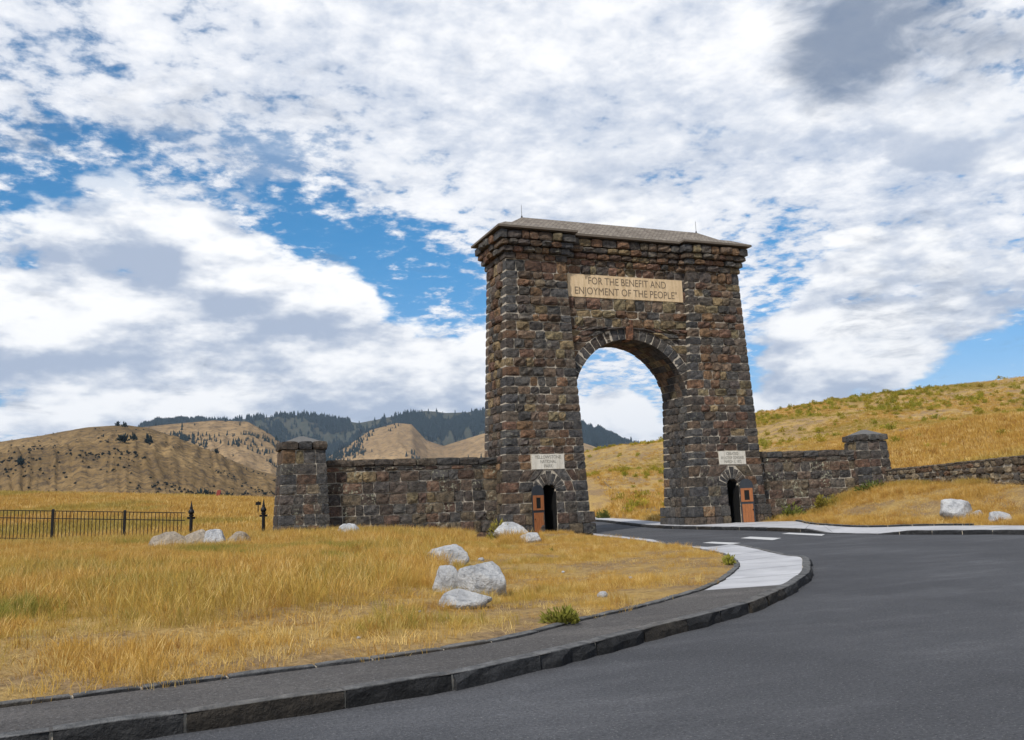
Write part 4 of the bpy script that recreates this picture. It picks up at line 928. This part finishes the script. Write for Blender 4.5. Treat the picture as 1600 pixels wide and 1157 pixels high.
def place(name, x, y, sc, tint, coll, label, lean=.12, hs=None):
    n = len(x); z = H(x, y); rot = np.stack([RG.normal(0, lean, n), RG.normal(0, lean, n), RG.uniform(0, 6.28, n)], 1)
    s_ = np.stack([sc, sc, sc*(hs if hs is not None else 1)], 1); return scatter(name, np.stack([x, y, z-.01], 1), rot, s_, tint, coll, label)
# the lawn before the wall
x, y, a, d = wedge(190000, -.66, .22, 7.5, 43, .62)
sd = sdist(x, y); k = (sd > .06) & ~inbox(x, y) & (x < -2) & (y < 14)
for u, v, w in [(q[0], q[1], q[2]) for q in BL]:
    P = hit(u, v); k &= np.hypot(x-P[0], y-P[1]) > w/pixel_m(P)*.55
P = hit(818, 850); Pc = P[:2]+(CAM[:2]-P[:2])/np.linalg.norm(CAM[:2]-P[:2])*1.2; near_ = np.hypot(x-Pc[0], y-Pc[1]) < 1.5; k &= ~near_ | (RG.random(len(x)) < .3)
k = k; x, y, a, d, sd = [q[k] for q in (x, y, a, d, sd)]
pat = fbm(x*.42+9, y*.42, 4); pat2 = fbm(x*.16+40, y*.16, 4); grn = fbm(x*.55+70, y*.55+13, 3)
T_ = np.clip(.34+.66*sst(sd, 2, 9), 0, 1)*np.interp(a, [-.16, -.02], [1, .22]); T_ = np.maximum(T_, .85*sst(d, 29, 34)*np.interp(a, [-.10, -.02], [1, .15]))
T_ = np.where((d > 18) & (a > -.02) & (np.hypot(x+9.8, y+5.6) < 2.0), np.maximum(T_, .8), T_)
pr_ = np.clip((pat-.47)*7+T_*.62-.02, .02, 1); u_ = RG.random(len(x)); isT = (u_ < pr_*T_*.8); isS = ~isT & (RG.random(len(x)) < np.clip(.16+(pat-.45)*3.6, .08, .75)*np.interp(a, [-.15, 0], [1, .5]))
gt = np.clip((grn-.475)*5+.06, 0, .85)*np.clip(1.1-sst(a, -.15, .1)*.8, 0, 1)*(RG.random(len(x)) < .75)
place('tall_grass', x[isT], y[isT], (.50+.5*RG.random(isT.sum()))*(.52+.42*T_[isT]), gt[isT], tall, 'tall golden grass with green patches on the lawn')
iw = (RG.random(len(x)) < np.clip(.30*T_*sst(pat2, .40, .58)+.10*sst(d, 29, 34), 0, .4)) & (T_ > .4)
place('grass_stalks', x[iw], y[iw], .42+.5*RG.random(iw.sum()), gt[iw]*.4, stalk, 'tall wispy seed stalks standing above the lawn grass', .16)
place('short_grass', x[isS], y[isS], (.6+.9*RG.random(isS.sum()))*np.interp(a[isS], [-.15, 0], [1.1, .7]), gt[isS]*.5, short, 'short dry straw on the thin soil of the lawn')
# grass on the bank
x, y, a, d = wedge(60000, .12, .75, 24, 50, .8); sd = sdist(x, y); k = (sd > .15) & ~inbox(x, y) & (x > 4.2) & (y < 2); x, y, a, d, sd = [q[k] for q in (x, y, a, d, sd)]
pat = fbm(x*.5+3, y*.5, 4); nearw = sst(np.minimum(np.abs(y-(.55-1.1*(x-6.9)/5.7)), np.abs(x-13.2)), 2.4, .5)
isT = RG.random(len(x)) < np.clip((pat-.54)*4+.6*nearw, 0, .7); isS = ~isT & (RG.random(len(x)) < np.clip(.25+(pat-.4)*3, .08, .75))
place('tall_grass', x[isT], y[isT], .55+.5*RG.random(isT.sum()), np.clip(nearw[isT]*.55*RG.random(isT.sum()), 0, 1), tall, 'golden grass tufts on the bank below the wing wall')
place('short_grass', x[isS], y[isS], .8+.9*RG.random(isS.sum()), np.zeros(isS.sum()), short, 'short dry straw on the bank')
# field beyond the fence, hillside beyond the arch
x, y, a, d = wedge(30000, -.68, -.10, 40, 92, .8); k = ~inbox(x, y) & ((y > 4) | (x < -18)) & (sdist(x, y) > .3); x, y, a, d = [q[k] for q in (x, y, a, d)]
place('field_grass', x, y, .8+.6*RG.random(len(x)), np.clip((fbm(x*.12, y*.12, 3)-.58)*4, 0, .4), far_, 'tall golden grass of the field beyond the fence')
x, y, a, d = wedge(95000, -.02, .80, 44, 156, .9); k = ~inbox(x, y) & (sdist(x, y) > .4) & ((y > 4.5) | (x > 14.5)); x, y, a, d = [q[k] for q in (x, y, a, d)]
pat = fbm(x*.09+5, y*.09, 4); k = RG.random(len(x)) < np.clip((pat-.34)*4.5, .12, 1); x, y, a, d, pat = [q[k] for q in (x, y, a, d, pat)]
place('hillside_grass', x, y, (.55+.5*RG.random(len(x)))*(.7+.6*(d < 80)), np.clip((fbm(x*.07+60, y*.07, 3)-.5)*3, 0, .5), far_, 'golden bunch grass covering the hillside')
x, y, a, d = wedge(14000, -.02, .80, 66, 155, .7); pat = fbm(x*.055+21, y*.055+8, 4); k = (RG.random(len(x)) < np.clip((pat-.54)*3.4, 0.04, .28)) & (sdist(x, y) > 1.5); x, y, d = x[k], y[k], d[k]
place('sagebrush', x, y, (.5+.8*RG.random(len(x))**1.5), np.clip(RG.normal(.55, .35, len(x)), 0, 1), brushp, 'yellow green sagebrush scattered over the hillside', .1)
# separate shrubs
def shrub(u, v, w, h, tint_, lab, seed, n=700, dep=None, leaf=.055):
    P = hit(u, v) if dep is None else along(u, dep); k_ = pixel_m(P); r_, hh = w/k_/2, h/k_
    r = empty('rabbitbrush', P, label=lab, cat='shrub'); mt = m_plain('shrub_leaf', tint_, .8)
    obj('foliage', bush('foliage', n, r_, hh, leaf, mt, seed), r); b = MB(); rr = np.random.default_rng(seed)
    for q in range(14):
        a_ = rr.uniform(0, 6.28); e_ = rr.uniform(.1, .8); tip = (math.cos(a_)*r_*.7*e_, math.sin(a_)*r_*.7*e_, hh*.75); b.add([(-.006, 0, -.03), (.006, 0, -.03), (0, .008, -.03), tip], [(0, 1, 3), (1, 2, 3), (2, 0, 3)])
    b.obj('stems', m_plain('shrub_stem', (.12, .09, .05)), r)
shrub(783, 845, 38, 27, (.26, .22, .028), 'yellow green rabbitbrush beside the whitish boulder at the tower foot', 5, 1100)
shrub(880, 976, 62, 19, (.16, .155, .022), 'low green shrub growing against the walkway edging', 6, 900, leaf=.04)
shrub(944, 812, 22, 13, (.09, .10, .018), 'dark green shrub at the foot of the hillside, framed by the arch', 7, 700, leaf=.1)
shrub(1140, 884, 22, 12, (.20, .19, .025), 'small green tuft at the bend of the concrete walk', 8, 350, leaf=.05)
shrub(1236, 812, 40, 20, (.12, .135, .02), 'green weedy shrub at the wing wall foot beside the concrete apron', 9, 900, leaf=.08)
shrub(1290, 795, 46, 18, (.20, .17, .025), 'olive shrub growing midway along the short wing wall', 10, 800, leaf=.08)
shrub(1365, 768, 50, 13, (.09, .11, .02), 'dark green weeds under the junction of pillar and rubble wall', 12, 800, leaf=.09)
shrub(862, 862, 6, 5, (.2, .18, .03), 'tiny green weed in the lawn before the open wooden door', 13, 60, leaf=.04)
# conifers on the slopes
def conifer(name, seed):
    r = np.random.default_rng(seed); v = []; f = []
    for z0_, z1_, r0_ in ((.08, .50, .24), (.32, .75, .18), (.58, 1., .11)):
        b = len(v); n = 6
        for k in range(n): a_ = 6.283*k/n+r.uniform(-.3, .3); q_ = r0_*r.uniform(.7, 1.2); v.append((q_*math.cos(a_), q_*math.sin(a_), z0_+r.uniform(-.04, .04)))
        v.append((r.uniform(-.02, .02), r.uniform(-.02, .02), z1_)); f += [(b+k, b+(k+1) % n, b+n) for k in range(n)]
    return mesh(name, v, f, M['conifer'])
jun = protos('juniper', [bush('juniper', 70, .5, .9, .5, M['conifer'], 80+i) for i in range(3)])
con = protos('conifer', [conifer('conifer', i) for i in range(4)])
def woods(Ld, n, mask, h0, h1v, label, wid=1., coll=None):
    ng, nu = Ld['X'].shape; i = RG.integers(0, ng-4, n); j = RG.integers(0, nu-2, n); fi, fj = RG.random(n), RG.random(n)
    def s(k): A_ = Ld[k]; return (A_[i, j]*(1-fi)*(1-fj)+A_[i+1, j]*fi*(1-fj)+A_[i, j+1]*(1-fi)*fj+A_[i+1, j+1]*fi*fj)
    x, y, z, t, u = s('X'), s('Y'), s('Z'), s('T'), s('U'); k = RG.random(n) < mask(x, y, t, u); x, y, z = x[k], y[k], z[k]; m_ = len(x); hh = RG.uniform(h0, h1v, m_)
    scatter('conifer_forest', np.stack([x, y, z-hh*.05], 1), np.stack([RG.normal(0, .04, m_), RG.normal(0, .04, m_), RG.uniform(0, 6.28, m_)], 1), np.stack([hh*wid, hh*wid, hh], 1), np.zeros(m_), coll or con, label)
woods(Lf, 150000, lambda x, y, t, u: np.clip((fbm(x/200, y/200, 5)-.44)*10, .03, 1), 13, 24, 'dark conifer forest covering the far mountain')
woods(Lm, 16000, lambda x, y, t, u: np.clip((fbm(x/120+4, y/120, 5)-.52)*9+.9*sst(t, .93, 1)*(u > 225)+.5*sst(u, 330, 410), .01, 1), 4, 9, 'dark conifers along the crest and gullies of the brown hill', 1.1)
woods(Lt, 14000, lambda x, y, t, u: np.clip((fbm(x/150+14, y/150, 5)-.53)*8+.7*((u > 640) & (u < 700) & (t > .5))*(fbm(x/60, y/60, 3) > .42), .004, 1), 6, 13, 'scattered conifers on the tan foothill')
woods(Lb, 30000, lambda x, y, t, u: np.clip((fbm(x/55+24, y/55, 5)-.52)*5*(t < .72)+.06*(t > .96), .02, .7), .25, .95, 'dark scrub dotting the brown hill beyond the field', 1.3, jun)
woods(Lb, 9000, lambda x, y, t, u: .004+.8*((np.abs(u-338) < 20) & (t < .22))+.02*(t > .97), 1.8, 4.5, 'dark junipers in a hollow and along the crest of the brown hill', 1.1, jun)
# ------------------------------------------------------------------ air
def haze():
    b = MB(); b.box(-4200, 6500, -700, 5300, -60, 620)
    k = bpy.data.materials.new('air'); k.use_nodes = True; t = k.node_tree; t.nodes.clear(); o = t.nodes.new('ShaderNodeOutputMaterial'); v = t.nodes.new('ShaderNodeVolumePrincipled')
    v.inputs['Color'].default_value = (.62, .78, 1., 1); v.inputs['Density'].default_value = .00006; v.inputs['Anisotropy'].default_value = .2; t.links.new(v.outputs[0], o.inputs['Volume'])
    o = b.obj('haze', k); tag(o, kind='stuff')
haze()
